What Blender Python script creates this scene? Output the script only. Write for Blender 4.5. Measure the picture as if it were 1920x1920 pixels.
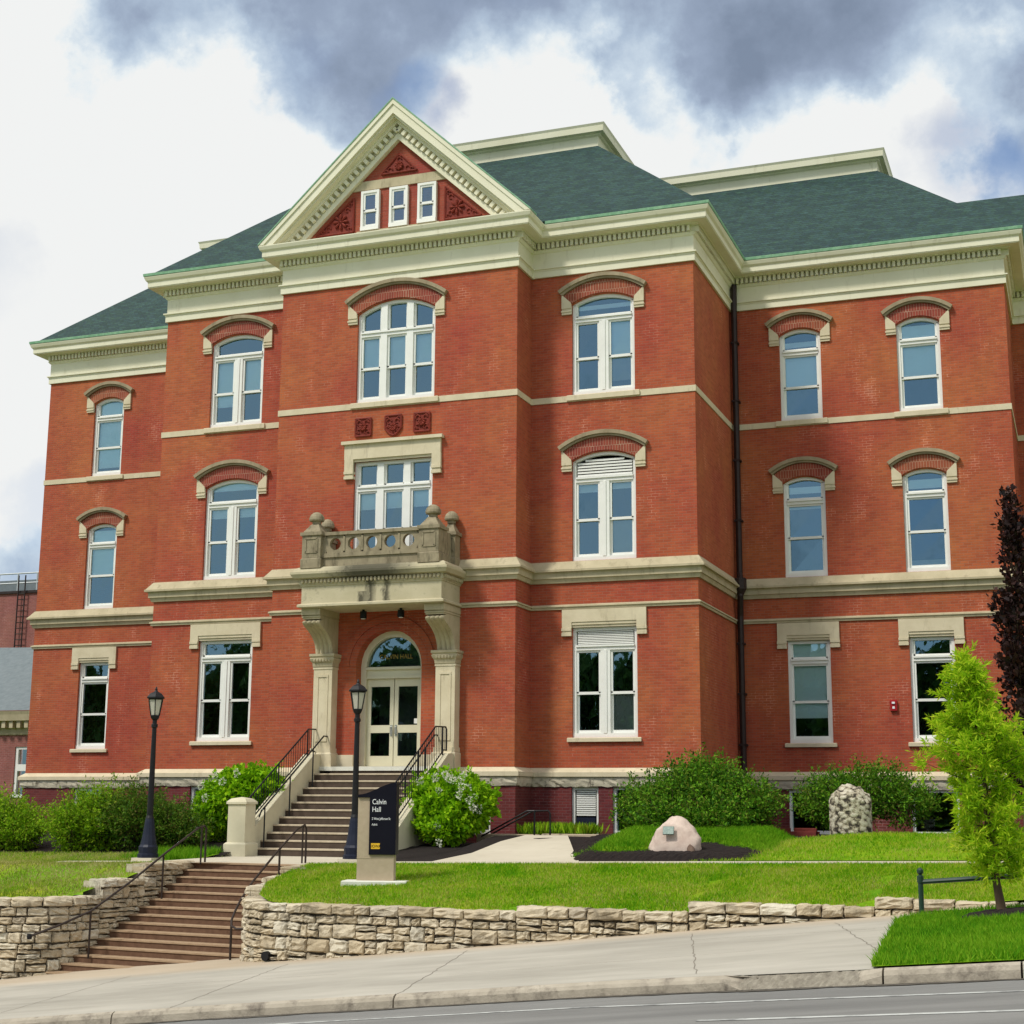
import bpy, math, random
import numpy as np
from mathutils import Vector, Matrix
random.seed(7); rng = np.random.default_rng(7)
for o in list(bpy.data.objects): bpy.data.objects.remove(o)
S = bpy.context.scene
COL = S.collection

# ------------------------------------------------------------------ camera, sky, sun, exposure
YAW, PITCH, ROLL, FPX = math.radians(20.393), math.radians(10.953), math.radians(.394), 2871.0
CAM = np.array([19.543, -42.0, -1.184])
fw = np.array([-math.sin(YAW)*math.cos(PITCH), math.cos(YAW)*math.cos(PITCH), math.sin(PITCH)])
r0 = np.array([math.cos(YAW), math.sin(YAW), 0]); u0 = np.cross(r0, fw)
rt = r0*math.cos(ROLL)+u0*math.sin(ROLL); up = -r0*math.sin(ROLL)+u0*math.cos(ROLL)
cd = bpy.data.cameras.new('camera'); cam = bpy.data.objects.new('camera', cd); COL.objects.link(cam)
cam.matrix_world = Matrix(((rt[0], up[0], -fw[0], CAM[0]), (rt[1], up[1], -fw[1], CAM[1]), (rt[2], up[2], -fw[2], CAM[2]), (0, 0, 0, 1)))
cd.sensor_width = 36; cd.sensor_fit = 'HORIZONTAL'; cd.lens = FPX/1920*36; cd.clip_start = .1; cd.clip_end = 6000
S.camera = cam
S.render.resolution_x = S.render.resolution_y = 1024
S.view_settings.view_transform = 'Standard'; S.view_settings.look = 'None'
S.view_settings.exposure = 0.16; S.view_settings.gamma = 1
SUN_EL, SUN_AZ = math.radians(52), math.radians(-32)      # azimuth measured from -Y (the street) towards +X
sdir = Vector((math.sin(SUN_AZ)*math.cos(SUN_EL), -math.cos(SUN_AZ)*math.cos(SUN_EL), math.sin(SUN_EL)))
sl = bpy.data.lights.new('sun', 'SUN'); sl.energy = 2.7; sl.angle = math.radians(9); sl.color = (1, .95, .86)
so = bpy.data.objects.new('sun', sl); COL.objects.link(so); so.rotation_euler = sdir.to_track_quat('Z', 'Y').to_euler()

W = bpy.data.worlds.new('World'); S.world = W; W.use_nodes = True
nt = W.node_tree; nt.nodes.clear()
def N(t, **k):
    n = nt.nodes.new(t)
    for a, b in k.items(): setattr(n, a, b)
    return n
def L(a, b): nt.links.new(a, b)
def M(op, a, b=None, c=None, clamp=False):
    n = nt.nodes.new('ShaderNodeMath'); n.operation = op; n.use_clamp = clamp
    for i, v in enumerate((a, b, c)):
        if v is None: continue
        if isinstance(v, (int, float)): n.inputs[i].default_value = v
        else: nt.links.new(v, n.inputs[i])
    return n.outputs[0]
def MIXC(f, a, b):
    n = nt.nodes.new('ShaderNodeMix'); n.data_type = 'RGBA'
    for s, v in ((n.inputs[0], f), (n.inputs[6], a), (n.inputs[7], b)):
        if isinstance(v, (int, float)): s.default_value = v
        elif isinstance(v, tuple): s.default_value = (*v, 1)
        else: nt.links.new(v, s)
    return n.outputs[2]
tc = N('ShaderNodeTexCoord')
sky = N('ShaderNodeTexSky', sky_type='NISHITA'); sky.sun_disc = False; sky.sun_elevation = SUN_EL
sky.sun_rotation = math.pi+SUN_AZ*-1
# clouds: lumps in given directions of the sky, their edges broken up by noise
nz = N('ShaderNodeTexNoise'); nz.inputs['Scale'].default_value = 9; nz.inputs['Detail'].default_value = 10; nz.inputs['Roughness'].default_value = .58
nz2 = N('ShaderNodeTexNoise'); nz2.inputs['Scale'].default_value = 3.2; nz2.inputs['Detail'].default_value = 5
L(tc.outputs['Generated'], nz.inputs['Vector']); L(tc.outputs['Generated'], nz2.inputs['Vector'])
vs = N('ShaderNodeVectorMath', operation='SUBTRACT'); L(nz.outputs['Color'], vs.inputs[0]); vs.inputs[1].default_value = (.5, .5, .5)
vm = N('ShaderNodeVectorMath', operation='SCALE'); L(vs.outputs[0], vm.inputs[0]); vm.inputs['Scale'].default_value = .12
va = N('ShaderNodeVectorMath', operation='ADD'); L(tc.outputs['Generated'], va.inputs[0]); L(vm.outputs[0], va.inputs[1])
vn = N('ShaderNodeVectorMath', operation='NORMALIZE'); L(va.outputs[0], vn.inputs[0])
def pdir(px, py):
    d = fw+rt*(px-960)/FPX-up*(py-960)/FPX; return d/np.linalg.norm(d)
def blob(px, py, r, amt, soft=.9):
    d = N('ShaderNodeVectorMath', operation='DOT_PRODUCT'); L(vn.outputs[0], d.inputs[0]); d.inputs[1].default_value = pdir(px, py) if not isinstance(px, tuple) else Vector(px).normalized()
    m = N('ShaderNodeMapRange', interpolation_type='SMOOTHSTEP')
    L(d.outputs['Value'], m.inputs['Value'])
    a = r/FPX
    m.inputs['From Min'].default_value = math.cos(a*(1+soft)); m.inputs['From Max'].default_value = math.cos(a*(1-soft)); m.inputs['To Max'].default_value = amt
    return m.outputs[0]
def addup(bl):
    t = None
    for b in bl:
        o = blob(*b); t = o if t is None else M('ADD', t, o)
    return t
dark = addup([(215, 130, 100, .58), (420, 50, 140, .40), (640, 80, 150, .46), (860, 70, 130, .40), (690, 235, 95, .24), (1080, 70, 150, .36),
              (1340, 185, 125, .55), (1580, 120, 140, .48), (1730, 30, 140, .25), (1500, 20, 160, .28), (1880, 240, 100, .5), (1850, 60, 110, .22),
              (20, 60, 60, .42), (40, 1070, 60, .35), (300, -160, 260, .3), (1200, -220, 380, .3), (1000, -800, 500, .3), (2300, 100, 260, .3)])
lite = addup([(1790, 135, 90, .7), (960, 225, 120, .95), (100, 340, 230, .8), (400, 310, 160, .8), (1225, 165, 45, .4), (60, 120, 60, .3), (130, 10, 90, .3), (1260, 300, 80, .6), (1480, 310, 90, .6), (1680, 270, 60, .4)])
blue = addup([(815, 205, 50, .9), (1810, 310, 60, .45), (1755, 255, 35, .3), (1890, 330, 50, .6), (30, 535, 50, .25), (50, 960, 45, .3), (1000, -500, 260, .5), (560, 130, 60, .2)])
south = addup([((-.62, -1, .22), 0, 1500, .85), ((.1, -1, .45), 0, 700, .5)])          # unseen bluer sky added behind the camera to tint the pane reflections
blue = M('ADD', blue, M('MULTIPLY', south, M('ADD', M('MULTIPLY', nz2.outputs['Fac'], 2.2), -.35, clamp=True)))
nf = N('ShaderNodeTexNoise'); nf.inputs['Scale'].default_value = 17; nf.inputs['Detail'].default_value = 9; nf.inputs['Roughness'].default_value = .6; L(tc.outputs['Generated'], nf.inputs['Vector'])
nzs = M('ADD', M('MULTIPLY', nz.outputs['Fac'], .5), M('MULTIPLY', nf.outputs['Fac'], .5))
cov = M('SUBTRACT', dark, lite)
cov = M('ADD', cov, M('MULTIPLY', M('SUBTRACT', nz2.outputs['Fac'], .5), .55))
dk = M('ADD', M('MULTIPLY', cov, .66), M('MULTIPLY', M('SUBTRACT', nzs, .5), 2.0), clamp=True)
rp = N('ShaderNodeValToRGB'); L(dk, rp.inputs[0])
e = rp.color_ramp.elements; e[0].position = .02; e[0].color = (7.9, 8.0, 7.95, 1); e[1].position = 1; e[1].color = (1.9, 2.4, 3.3, 1)
for p_, c_ in ((.10, (7.2, 7.7, 7.95)), (.22, (5.4, 6.3, 7.2)), (.40, (3.9, 4.8, 6.0)), (.64, (2.8, 3.45, 4.6))):
    q_ = e.new(p_); q_.color = (*c_, 1)
skyb = N('ShaderNodeVectorMath', operation='MULTIPLY'); L(sky.outputs[0], skyb.inputs[0]); skyb.inputs[1].default_value = (.55, .85, 1.2)
cc = MIXC(M('MULTIPLY', M('MULTIPLY', blue, .62, clamp=True), M('ADD', M('MULTIPLY', M('SUBTRACT', .62, nzs), 5), .35, clamp=True)), rp.outputs[0], skyb.outputs[0])
bg = N('ShaderNodeBackground'); bg.inputs['Strength'].default_value = .1; L(cc, bg.inputs['Color'])
wo = N('ShaderNodeOutputWorld'); L(bg.outputs[0], wo.inputs['Surface'])

# ------------------------------------------------------------------ materials
def newmat(name):
    global nt
    m = bpy.data.materials.new(name); m.use_nodes = True; nt = m.node_tree
    return m, nt.nodes['Principled BSDF']
def coord(scale=(1, 1, 1)):
    t = N('ShaderNodeTexCoord'); mp = N('ShaderNodeMapping'); mp.inputs['Scale'].default_value = scale
    L(t.outputs['Object'], mp.inputs['Vector']); return mp.outputs[0]
def noise(sc, det=5, ro=.55, vec=None, scale=(1, 1, 1)):
    n = N('ShaderNodeTexNoise'); n.inputs['Scale'].default_value = sc; n.inputs['Detail'].default_value = det; n.inputs['Roughness'].default_value = ro
    L(vec if vec is not None else coord(scale), n.inputs['Vector']); return n.outputs['Fac']
def ramp(f, stops):
    r = N('ShaderNodeValToRGB'); L(f, r.inputs[0]); e = r.color_ramp.elements
    e[0].position, e[0].color = stops[0][0], (*stops[0][1], 1); e[1].position, e[1].color = stops[-1][0], (*stops[-1][1], 1)
    for p, c in stops[1:-1]:
        q = e.new(p); q.color = (*c, 1)
    return r.outputs[0]
def bump(b, h, st=.3, dist=.02):
    n = N('ShaderNodeBump'); n.inputs['Strength'].default_value = st; n.inputs['Distance'].default_value = dist
    L(h, n.inputs['Height']); L(n.outputs[0], b.inputs['Normal'])
def simple(name, c1, c2, sc=3, rough=.7, bst=.15, fine=40, spec=.3, metal=0, scale=(1, 1, 1)):
    m, b = newmat(name)
    L(ramp(noise(sc, 6, .6, scale=scale), [(.3, c1), (.7, c2)]), b.inputs['Base Color'])
    b.inputs['Roughness'].default_value = rough; b.inputs['Specular IOR Level'].default_value = spec; b.inputs['Metallic'].default_value = metal
    if bst: bump(b, noise(fine, 4), bst, .01)
    return m
def brick(name, ca, cb, mortar, bw=.235, rh=.082, blot=.5, mort_amt=.75, ang=False):
    m, b = newmat(name)
    t = N('ShaderNodeTexCoord'); s = N('ShaderNodeSeparateXYZ'); L(t.outputs['Object'], s.inputs[0])
    cx = N('ShaderNodeCombineXYZ'); L(M('ADD', s.outputs[0], s.outputs[1]), cx.inputs[0]); L(s.outputs[2], cx.inputs[1])
    br = N('ShaderNodeTexBrick'); L(cx.outputs[0], br.inputs['Vector'])
    br.inputs['Scale'].default_value = 1; br.inputs['Brick Width'].default_value = bw; br.inputs['Row Height'].default_value = rh
    br.inputs['Mortar Size'].default_value = .009; br.inputs['Mortar Smooth'].default_value = .3; br.inputs['Bias'].default_value = -.1
    br.inputs['Color1'].default_value = (*ca, 1); br.inputs['Color2'].default_value = (*cb, 1); br.inputs['Mortar'].default_value = (*mortar, 1)
    n3 = noise(.75, 7, .72, scale=(1.5, 1.5, .8))
    pale = M('MULTIPLY', M('SUBTRACT', n3, .555, clamp=True), 9, clamp=True)
    L(MIXC(pale, mortar, tuple(min(.62, c*1.9+.04) for c in mortar)), br.inputs['Mortar'])
    base = MIXC(1-mort_amt, br.outputs['Color'], ca)
    # colour drifts, soot under ledges of long standing, pale salt blooms
    n1 = noise(.35, 4, .6); n2 = noise(2.6, 6, .7, scale=(1, 1, 4)); n5 = noise(1.1, 6, .7, scale=(1.6, 1.6, .25))
    base2 = N('ShaderNodeHueSaturation'); L(base, base2.inputs['Color'])
    L(M('ADD', M('MULTIPLY', n1, .055), .474), base2.inputs['Hue'])
    L(M('ADD', M('ADD', M('MULTIPLY', M('ADD', n1, n2), blot), M('MULTIPLY', M('SUBTRACT', n5, .5), .45)), 1-blot), base2.inputs['Value'])
    salt = MIXC(M('MULTIPLY', M('SUBTRACT', n3, .63, clamp=True), 1.5), base2.outputs[0], (.5, .34, .26))
    L(salt, b.inputs['Base Color']); b.inputs['Roughness'].default_value = .85; b.inputs['Specular IOR Level'].default_value = .2
    bump(b, M('ADD', M('MULTIPLY', br.outputs['Fac'], -1), M('MULTIPLY', noise(60), .5)), .5, .008)
    return m
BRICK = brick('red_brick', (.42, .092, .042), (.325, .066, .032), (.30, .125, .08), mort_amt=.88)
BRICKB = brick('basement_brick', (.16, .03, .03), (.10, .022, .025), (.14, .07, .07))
BRICKN = brick('neighbour_brick', (.30, .11, .09), (.23, .085, .07), (.30, .18, .16))
ARCH = brick('arch_brick', (.30, .068, .042), (.20, .045, .03), (.40, .24, .17), bw=.085, rh=.26)
TERRA = simple('terracotta', (.24, .032, .016), (.14, .018, .01), 9, .7, .5, 25)
def streaky(name, c1, c2, stain, sc=1.5, rough=.7, th=.56, amt=1.6, vs=(1.6, 1.6, .35), bst=.2):
    m, b = newmat(name)
    base = ramp(noise(sc, 6, .6), [(.3, c1), (.7, c2)])
    f = M('MULTIPLY', M('SUBTRACT', noise(3.0, 7, .68, scale=vs), th, clamp=True), amt*3, clamp=True)
    L(MIXC(f, base, stain), b.inputs['Base Color']); b.inputs['Roughness'].default_value = rough; b.inputs['Specular IOR Level'].default_value = .25
    bump(b, noise(30, 5), bst, .01); return m
HOODST = streaky('brown_limestone', (.27, .215, .135), (.38, .315, .21), (.10, .08, .05), 2.5, .9, .55, .9)
CREAM = streaky('cream_painted_wood', (.69, .655, .485), (.77, .74, .57), (.42, .385, .25), .8, .55, .57, .9, bst=.05)
STONE = streaky('limestone', (.40, .345, .22), (.52, .45, .30), (.13, .105, .065), 1.8, .85, .55, .9)
STONEL = streaky('pale_limestone', (.56, .485, .33), (.67, .59, .42), (.22, .17, .11), 2, .85, .565, .9)
WEATH = streaky('weathered_limestone', (.44, .39, .25), (.54, .48, .32), (.035, .032, .02), 1.6, .9, .53, 2.2, (1.4, 1.4, .22))
ROUGHST = streaky('rough_faced_limestone', (.50, .45, .34), (.62, .56, .43), (.07, .055, .04), 4, .95, .555, 2.5, (2, 2, 1.2), 1.0)
def balcony_stone():
    m, b = newmat('moss_stained_limestone'); base = ramp(noise(1.6, 6, .6), [(.3, (.44, .39, .25)), (.7, (.56, .50, .34))])
    t = N('ShaderNodeTexCoord'); s = N('ShaderNodeSeparateXYZ'); L(t.outputs['Object'], s.inputs[0]); n = noise(5, 6, .65, scale=(1, 1, .5)); X = M('ADD', s.outputs[0], M('MULTIPLY', M('SUBTRACT', n, .5), .5))
    def streak(c, w): return M('SUBTRACT', 1, M('MULTIPLY', M('ABSOLUTE', M('SUBTRACT', X, c)), 1/w), clamp=True)
    zl_ = M('GREATER_THAN', s.outputs[2], 4.785)
    f = M('ADD', M('ADD', streak(.0, .22), streak(.52, .15)), M('MULTIPLY', streak(-.28, .2), M('LESS_THAN', s.outputs[2], 5.1)))
    top = M('MULTIPLY', M('SUBTRACT', 1, M('MULTIPLY', M('ABSOLUTE', M('SUBTRACT', X, .1)), .62), clamp=True), M('MULTIPLY', M('SUBTRACT', M('ADD', s.outputs[2], M('MULTIPLY', n, .3)), 5.50), 6, clamp=True))
    g = M('MULTIPLY', M('SUBTRACT', noise(3.2, 7, .7), .54, clamp=True), 5, clamp=True)
    k = M('ADD', M('ADD', M('MULTIPLY', M('MULTIPLY', f, zl_), M('MULTIPLY', n, 2.2)), M('MULTIPLY', top, 1.6)), M('MULTIPLY', g, .7), clamp=True)
    L(MIXC(M('MULTIPLY', k, .86), base, (.028, .026, .014)), b.inputs['Base Color']); b.inputs['Roughness'].default_value = .9; bump(b, noise(25, 5), .3, .012); return m
BALC = balcony_stone()
PARAPET = streaky('grey_brown_stone', (.24, .20, .13), (.34, .29, .19), (.07, .06, .035), 4, .9, .5, 1.4, (1.5, 1.5, .5), .4)
WHITE = simple('white_window_paint', (.76, .76, .71), (.82, .82, .77), 2, .45, 0)
COPPER = simple('verdigris_copper', (.13, .30, .17), (.27, .47, .30), 6, .6, .1)
PIPE = simple('dark_brown_paint', (.02, .012, .012), (.035, .02, .018), 5, .5, 0)
BLACK = simple('black_iron', (.005, .005, .007), (.010, .010, .012), 8, .5, .1, spec=.3)
RUSTIRON = simple('dark_bronze_iron', (.022, .014, .012), (.04, .026, .02), 6, .5, .1)
GREENP = simple('dark_green_paint', (.006, .03, .018), (.012, .045, .028), 6, .45, 0, spec=.5)
DOORP = simple('cream_door_paint', (.60, .57, .41), (.66, .63, .46), 2, .5, 0)
STEEL = simple('brushed_steel', (.5, .5, .47), (.6, .6, .57), 8, .35, 0, metal=.9)
BLIND = simple('pale_window_blind', (.78, .86, .82), (.84, .90, .86), 1, .8, 0, scale=(.2, .2, 3))
BLINDG = simple('grey_window_board', (.26, .28, .25), (.33, .34, .31), 1, .8, 0)
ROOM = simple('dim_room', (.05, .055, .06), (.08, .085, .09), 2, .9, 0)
CONC = streaky('pale_concrete', (.50, .45, .35), (.58, .53, .42), (.33, .29, .22), .5, .9, .55, .8, (.5, 1.4, 1), .3)
CONCST = simple('cream_cast_concrete', (.56, .51, .36), (.64, .59, .43), 2, .85, .2)
def slate():
    m, b = newmat('green_grey_shingles')
    t = N('ShaderNodeTexCoord'); s = N('ShaderNodeSeparateXYZ'); L(t.outputs['Object'], s.inputs[0])
    cx = N('ShaderNodeCombineXYZ'); L(M('ADD', s.outputs[0], s.outputs[1]), cx.inputs[0]); L(s.outputs[2], cx.inputs[1])
    br = N('ShaderNodeTexBrick'); L(cx.outputs[0], br.inputs['Vector']); br.inputs['Scale'].default_value = 1
    br.inputs['Brick Width'].default_value = .32; br.inputs['Row Height'].default_value = .12; br.inputs['Mortar Size'].default_value = .008
    br.inputs['Color1'].default_value = (.032, .075, .064, 1); br.inputs['Color2'].default_value = (.018, .046, .043, 1); br.inputs['Mortar'].default_value = (.018, .03, .034, 1)
    h = N('ShaderNodeHueSaturation'); L(br.outputs['Color'], h.inputs['Color'])
    L(M('ADD', M('MULTIPLY', noise(9, 4, .7, scale=(1, 1, .6)), 1.3), .3), h.inputs['Value']); L(M('ADD', M('MULTIPLY', noise(6, 3), .30), .35), h.inputs['Hue'])
    L(h.outputs[0], b.inputs['Base Color']); b.inputs['Roughness'].default_value = .75; b.inputs['Specular IOR Level'].default_value = .25
    bump(b, br.outputs['Fac'], .5, -.012); return m
SLATE = slate()
SLATEG = simple('grey_shingles', (.13, .16, .17), (.18, .21, .22), 4, .8, .3, 20)
def glass():
    m, b = newmat('window_glass'); nt.nodes.remove(b)
    g = N('ShaderNodeBsdfGlossy'); g.inputs['Roughness'].default_value = .015; g.inputs['Color'].default_value = (.52, .83, .97, 1)
    t = N('ShaderNodeBsdfTransparent'); t.inputs['Color'].default_value = (.92, 1, 1, 1)
    bp = N('ShaderNodeBump'); bp.inputs['Strength'].default_value = .12; bp.inputs['Distance'].default_value = .05; L(noise(1.1, 2), bp.inputs['Height']); L(bp.outputs[0], g.inputs['Normal'])
    lw = N('ShaderNodeFresnel'); lw.inputs['IOR'].default_value = 1.5
    mx = N('ShaderNodeMixShader'); L(M('ADD', lw.outputs[0], .20, clamp=True), mx.inputs[0]); L(t.outputs[0], mx.inputs[1]); L(g.outputs[0], mx.inputs[2])
    L(mx.outputs[0], nt.nodes['Material Output'].inputs['Surface']); return m
GLASS = glass()
def foliage(name, cols, trans=.35, rough=.55, spec=.3):
    m, b = newmat(name)
    g = N('ShaderNodeNewGeometry'); n = noise(1.6, 3)
    f = M('ADD', M('MULTIPLY', g.outputs['Random Per Island'], .65), M('MULTIPLY', n, .35))
    k = len(cols); col = ramp(f, [(.12+.76*i/(k-1), c) for i, c in enumerate(cols)])
    L(col, b.inputs['Base Color']); b.inputs['Roughness'].default_value = rough; b.inputs['Specular IOR Level'].default_value = spec
    tr = N('ShaderNodeBsdfTranslucent'); L(col, tr.inputs['Color'])
    mx = N('ShaderNodeMixShader'); mx.inputs[0].default_value = trans; L(b.outputs[0], mx.inputs[1]); L(tr.outputs[0], mx.inputs[2])
    L(mx.outputs[0], nt.nodes['Material Output'].inputs['Surface']); return m
F_DARK = foliage('dark_shrub_leaves', [(.014, .06, .005), (.06, .19, .009), (.16, .36, .014), (.16, .13, .03)], .3, .7, .15)
F_MID = foliage('green_shrub_leaves', [(.05, .15, .006), (.16, .34, .008), (.30, .50, .012), (.24, .24, .03)], .35, .7, .15)
F_HYD = foliage('hydrangea_leaves', [(.10, .27, .004), (.25, .52, .006), (.45, .68, .016)], .4, .7, .15)
F_CYP = foliage('feathery_yellow_green', [(.16, .38, .008), (.38, .60, .012), (.68, .76, .05)], .5, .7, .15)
F_PURP = foliage('purple_leaves', [(.010, .007, .008), (.03, .012, .012), (.065, .022, .015)], .25)
F_PETAL = foliage('white_petals', [(.62, .66, .48), (.78, .78, .68)], .3)
F_FAR = foliage('street_tree_leaves', [(.03, .07, .02), (.07, .14, .03), (.12, .20, .04)], .3)
def grassmat(name, a, b2, c, d):
    m, b = newmat(name); g = N('ShaderNodeNewGeometry'); f = M('ADD', M('MULTIPLY', g.outputs['Random Per Island'], .42), M('MULTIPLY', noise(.75, 5, .62, scale=(1, .6, 1)), .9))
    col = ramp(f, [(.40, a), (.56, b2), (.69, c), (.84, d)]); L(col, b.inputs['Base Color']); b.inputs['Roughness'].default_value = .75; b.inputs['Specular IOR Level'].default_value = .1
    tr = N('ShaderNodeBsdfTranslucent'); L(col, tr.inputs['Color']); mx = N('ShaderNodeMixShader'); mx.inputs[0].default_value = .35; L(b.outputs[0], mx.inputs[1]); L(tr.outputs[0], mx.inputs[2])
    L(mx.outputs[0], nt.nodes['Material Output'].inputs['Surface']); return m
F_GRASS = grassmat('grass_blades', (.075, .26, .003), (.17, .38, .004), (.31, .45, .010), (.44, .44, .09))
F_GRASSD = grassmat('deep_green_grass_blades', (.05, .20, .004), (.09, .28, .005), (.15, .35, .008), (.22, .40, .02))
F_GRASSY = grassmat('drying_grass_blades', (.13, .25, .008), (.26, .33, .03), (.42, .38, .12), (.50, .44, .2))
BARK = simple('brown_bark', (.07, .045, .028), (.12, .08, .05), 6, .9, .6, 25, scale=(1, 1, .3))
MULCH = simple('dark_mulch', (.006, .004, .004), (.018, .011, .009), 14, .95, 1.0, 30)
def turf():
    m, b = newmat('turf'); c = ramp(noise(.55, 6, .6), [(.3, (.08, .23, .004)), (.5, (.16, .31, .006)), (.68, (.29, .34, .02))])
    h = N('ShaderNodeHueSaturation'); L(c, h.inputs['Color']); L(M('ADD', M('MULTIPLY', noise(14, 3), .9), .5), h.inputs['Value']); L(h.outputs[0], b.inputs['Base Color'])
    b.inputs['Roughness'].default_value = .9; b.inputs['Specular IOR Level'].default_value = .1; bump(b, noise(30, 3), .8, .03); return m
TURF = turf()
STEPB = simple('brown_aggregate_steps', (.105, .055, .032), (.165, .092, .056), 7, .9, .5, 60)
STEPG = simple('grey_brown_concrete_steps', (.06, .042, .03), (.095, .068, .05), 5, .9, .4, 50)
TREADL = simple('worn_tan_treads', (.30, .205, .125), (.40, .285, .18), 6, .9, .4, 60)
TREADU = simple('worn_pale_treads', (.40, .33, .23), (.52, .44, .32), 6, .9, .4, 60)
def rubble():
    m, b = newmat('rubble_limestone'); g = N('ShaderNodeNewGeometry')
    c = ramp(g.outputs['Random Per Island'], [(0, (.45, .37, .25)), (.3, (.61, .54, .41)), (.6, (.55, .46, .32)), (.85, (.67, .62, .50)), (1, (.40, .34, .25))])
    d = M('MULTIPLY', M('SUBTRACT', noise(1.7, 8, .74), .50, clamp=True), 5.0, clamp=True)
    f = noise(9, 6, .65)
    c2 = MIXC(M('MULTIPLY', M('SUBTRACT', f, .45, clamp=True), 1.4, clamp=True), c, (.34, .27, .17))
    L(MIXC(M('MULTIPLY', d, .8), c2, (.06, .05, .035)), b.inputs['Base Color']); b.inputs['Roughness'].default_value = .95; b.inputs['Specular IOR Level'].default_value = .15
    bump(b, M('ADD', noise(7, 6, .6), M('MULTIPLY', noise(35, 4), .3)), .9, .04); return m
RUBBLE = rubble()
JOINT = simple('dark_wall_joint', (.05, .04, .03), (.11, .09, .065), 8, 1, .5)
def asphalt():
    m, b = newmat('worn_asphalt'); a = noise(160, 2); c = noise(.5, 6, .6, scale=(.35, 2.2, 1))
    L(MIXC(M('MULTIPLY', a, .35), ramp(c, [(.3, (.145, .143, .135)), (.7, (.27, .265, .25))]), (.10, .10, .098)), b.inputs['Base Color'])
    b.inputs['Roughness'].default_value = .85; bump(b, a, .5, .008); return m
ASPH = asphalt()
def walkmat():
    m, b = newmat('sidewalk_concrete')
    base = ramp(noise(.55, 7, .62, scale=(.5, 1.3, 1)), [(.28, (.31, .29, .245)), (.72, (.48, .45, .385))])
    st = M('MULTIPLY', M('SUBTRACT', noise(1.0, 7, .65, scale=(.25, 1.6, 1)), .54, clamp=True), 3, clamp=True)
    c = MIXC(M('MULTIPLY', st, .7), base, (.26, .24, .20))
    # the strip beside the wall is stained warmer by washed-out soil
    t = N('ShaderNodeTexCoord'); s = N('ShaderNodeSeparateXYZ'); L(t.outputs['Object'], s.inputs[0])
    soil = M('MULTIPLY', M('ADD', s.outputs[1], 15.6), .8, clamp=True)
    c = MIXC(M('MULTIPLY', soil, .55), c, (.50, .38, .25))
    L(c, b.inputs['Base Color']); b.inputs['Roughness'].default_value = .92; b.inputs['Specular IOR Level'].default_value = .15; bump(b, noise(50, 4), .35, .008); return m
WALK = walkmat()
KERB = streaky('grey_stone_kerb', (.33, .29, .23), (.45, .40, .32), (.13, .11, .09), 3, .95, .5, 1.4, (1.2, 1.2, 1.2), .8)
PAINT = streaky('worn_white_road_paint', (.40, .41, .39), (.55, .56, .53), (.2, .2, .195), 4, .85, .49, 2.2, (1, 1, 1))
GRANITE = simple('pink_granite', (.50, .38, .32), (.66, .54, .46), 5, .9, .7, 22)
DARKROCK = simple('broken_dark_granite', (.13, .085, .065), (.22, .15, .11), 7, .95, .9, 14)
PLAQUE = simple('weathered_bronze_plaque', (.14, .19, .17), (.22, .27, .24), 20, .5, .5, 40, metal=.4)
def fossil():
    m, b = newmat('pitted_fossil_stone'); v = N('ShaderNodeTexVoronoi'); v.inputs['Scale'].default_value = 6.5; L(coord((1, 1, 1.5)), v.inputs['Vector'])
    f = M('ADD', M('MULTIPLY', v.outputs['Distance'], .35), M('MULTIPLY', noise(8, 7, .75), 1.0))
    L(ramp(f, [(.58, (.68, .63, .50)), (.68, (.46, .40, .28)), (.78, (.05, .04, .03))]), b.inputs['Base Color'])
    b.inputs['Roughness'].default_value = .95; bump(b, M('MULTIPLY', f, -1), 1, .08); return m
FOSSIL = fossil()
SIGNB = simple('near_black_sign_panel', (.004, .004, .010), (.006, .006, .013), 2, .5, 0, spec=.15)
SIGNT = simple('tan_sign_stone', (.40, .32, .22), (.47, .38, .27), 6, .85, .3, 60)
SIGNW = simple('white_lettering', (.8, .8, .82), (.82, .82, .84), 2, .6, 0)
SIGNY = simple('gold_lettering', (.75, .42, .02), (.8, .47, .03), 2, .6, 0)
SLABW = simple('white_concrete', (.60, .60, .53), (.70, .70, .62), 4, .9, .3)
REDP = simple('red_paint', (.32, .01, .012), (.36, .014, .016), 2, .4, 0)
REDW = simple('red_brown_timber', (.13, .02, .016), (.2, .04, .03), 6, .8, .3)
def lampglass():
    m, b = newmat('frosted_lamp_glass'); b.inputs['Base Color'].default_value = (.8, .78, .68, 1); b.inputs['Roughness'].default_value = .35
    tr = N('ShaderNodeBsdfTranslucent'); tr.inputs['Color'].default_value = (.8, .78, .68, 1); mx = N('ShaderNodeMixShader'); mx.inputs[0].default_value = .5
    L(b.outputs[0], mx.inputs[1]); L(tr.outputs[0], mx.inputs[2]); L(mx.outputs[0], nt.nodes['Material Output'].inputs['Surface']); return m
LAMPG = lampglass()
BLUEP = simple('dark_blue_black_paint', (.005, .008, .022), (.009, .013, .032), 4, .5, 0, spec=.3)

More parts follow.
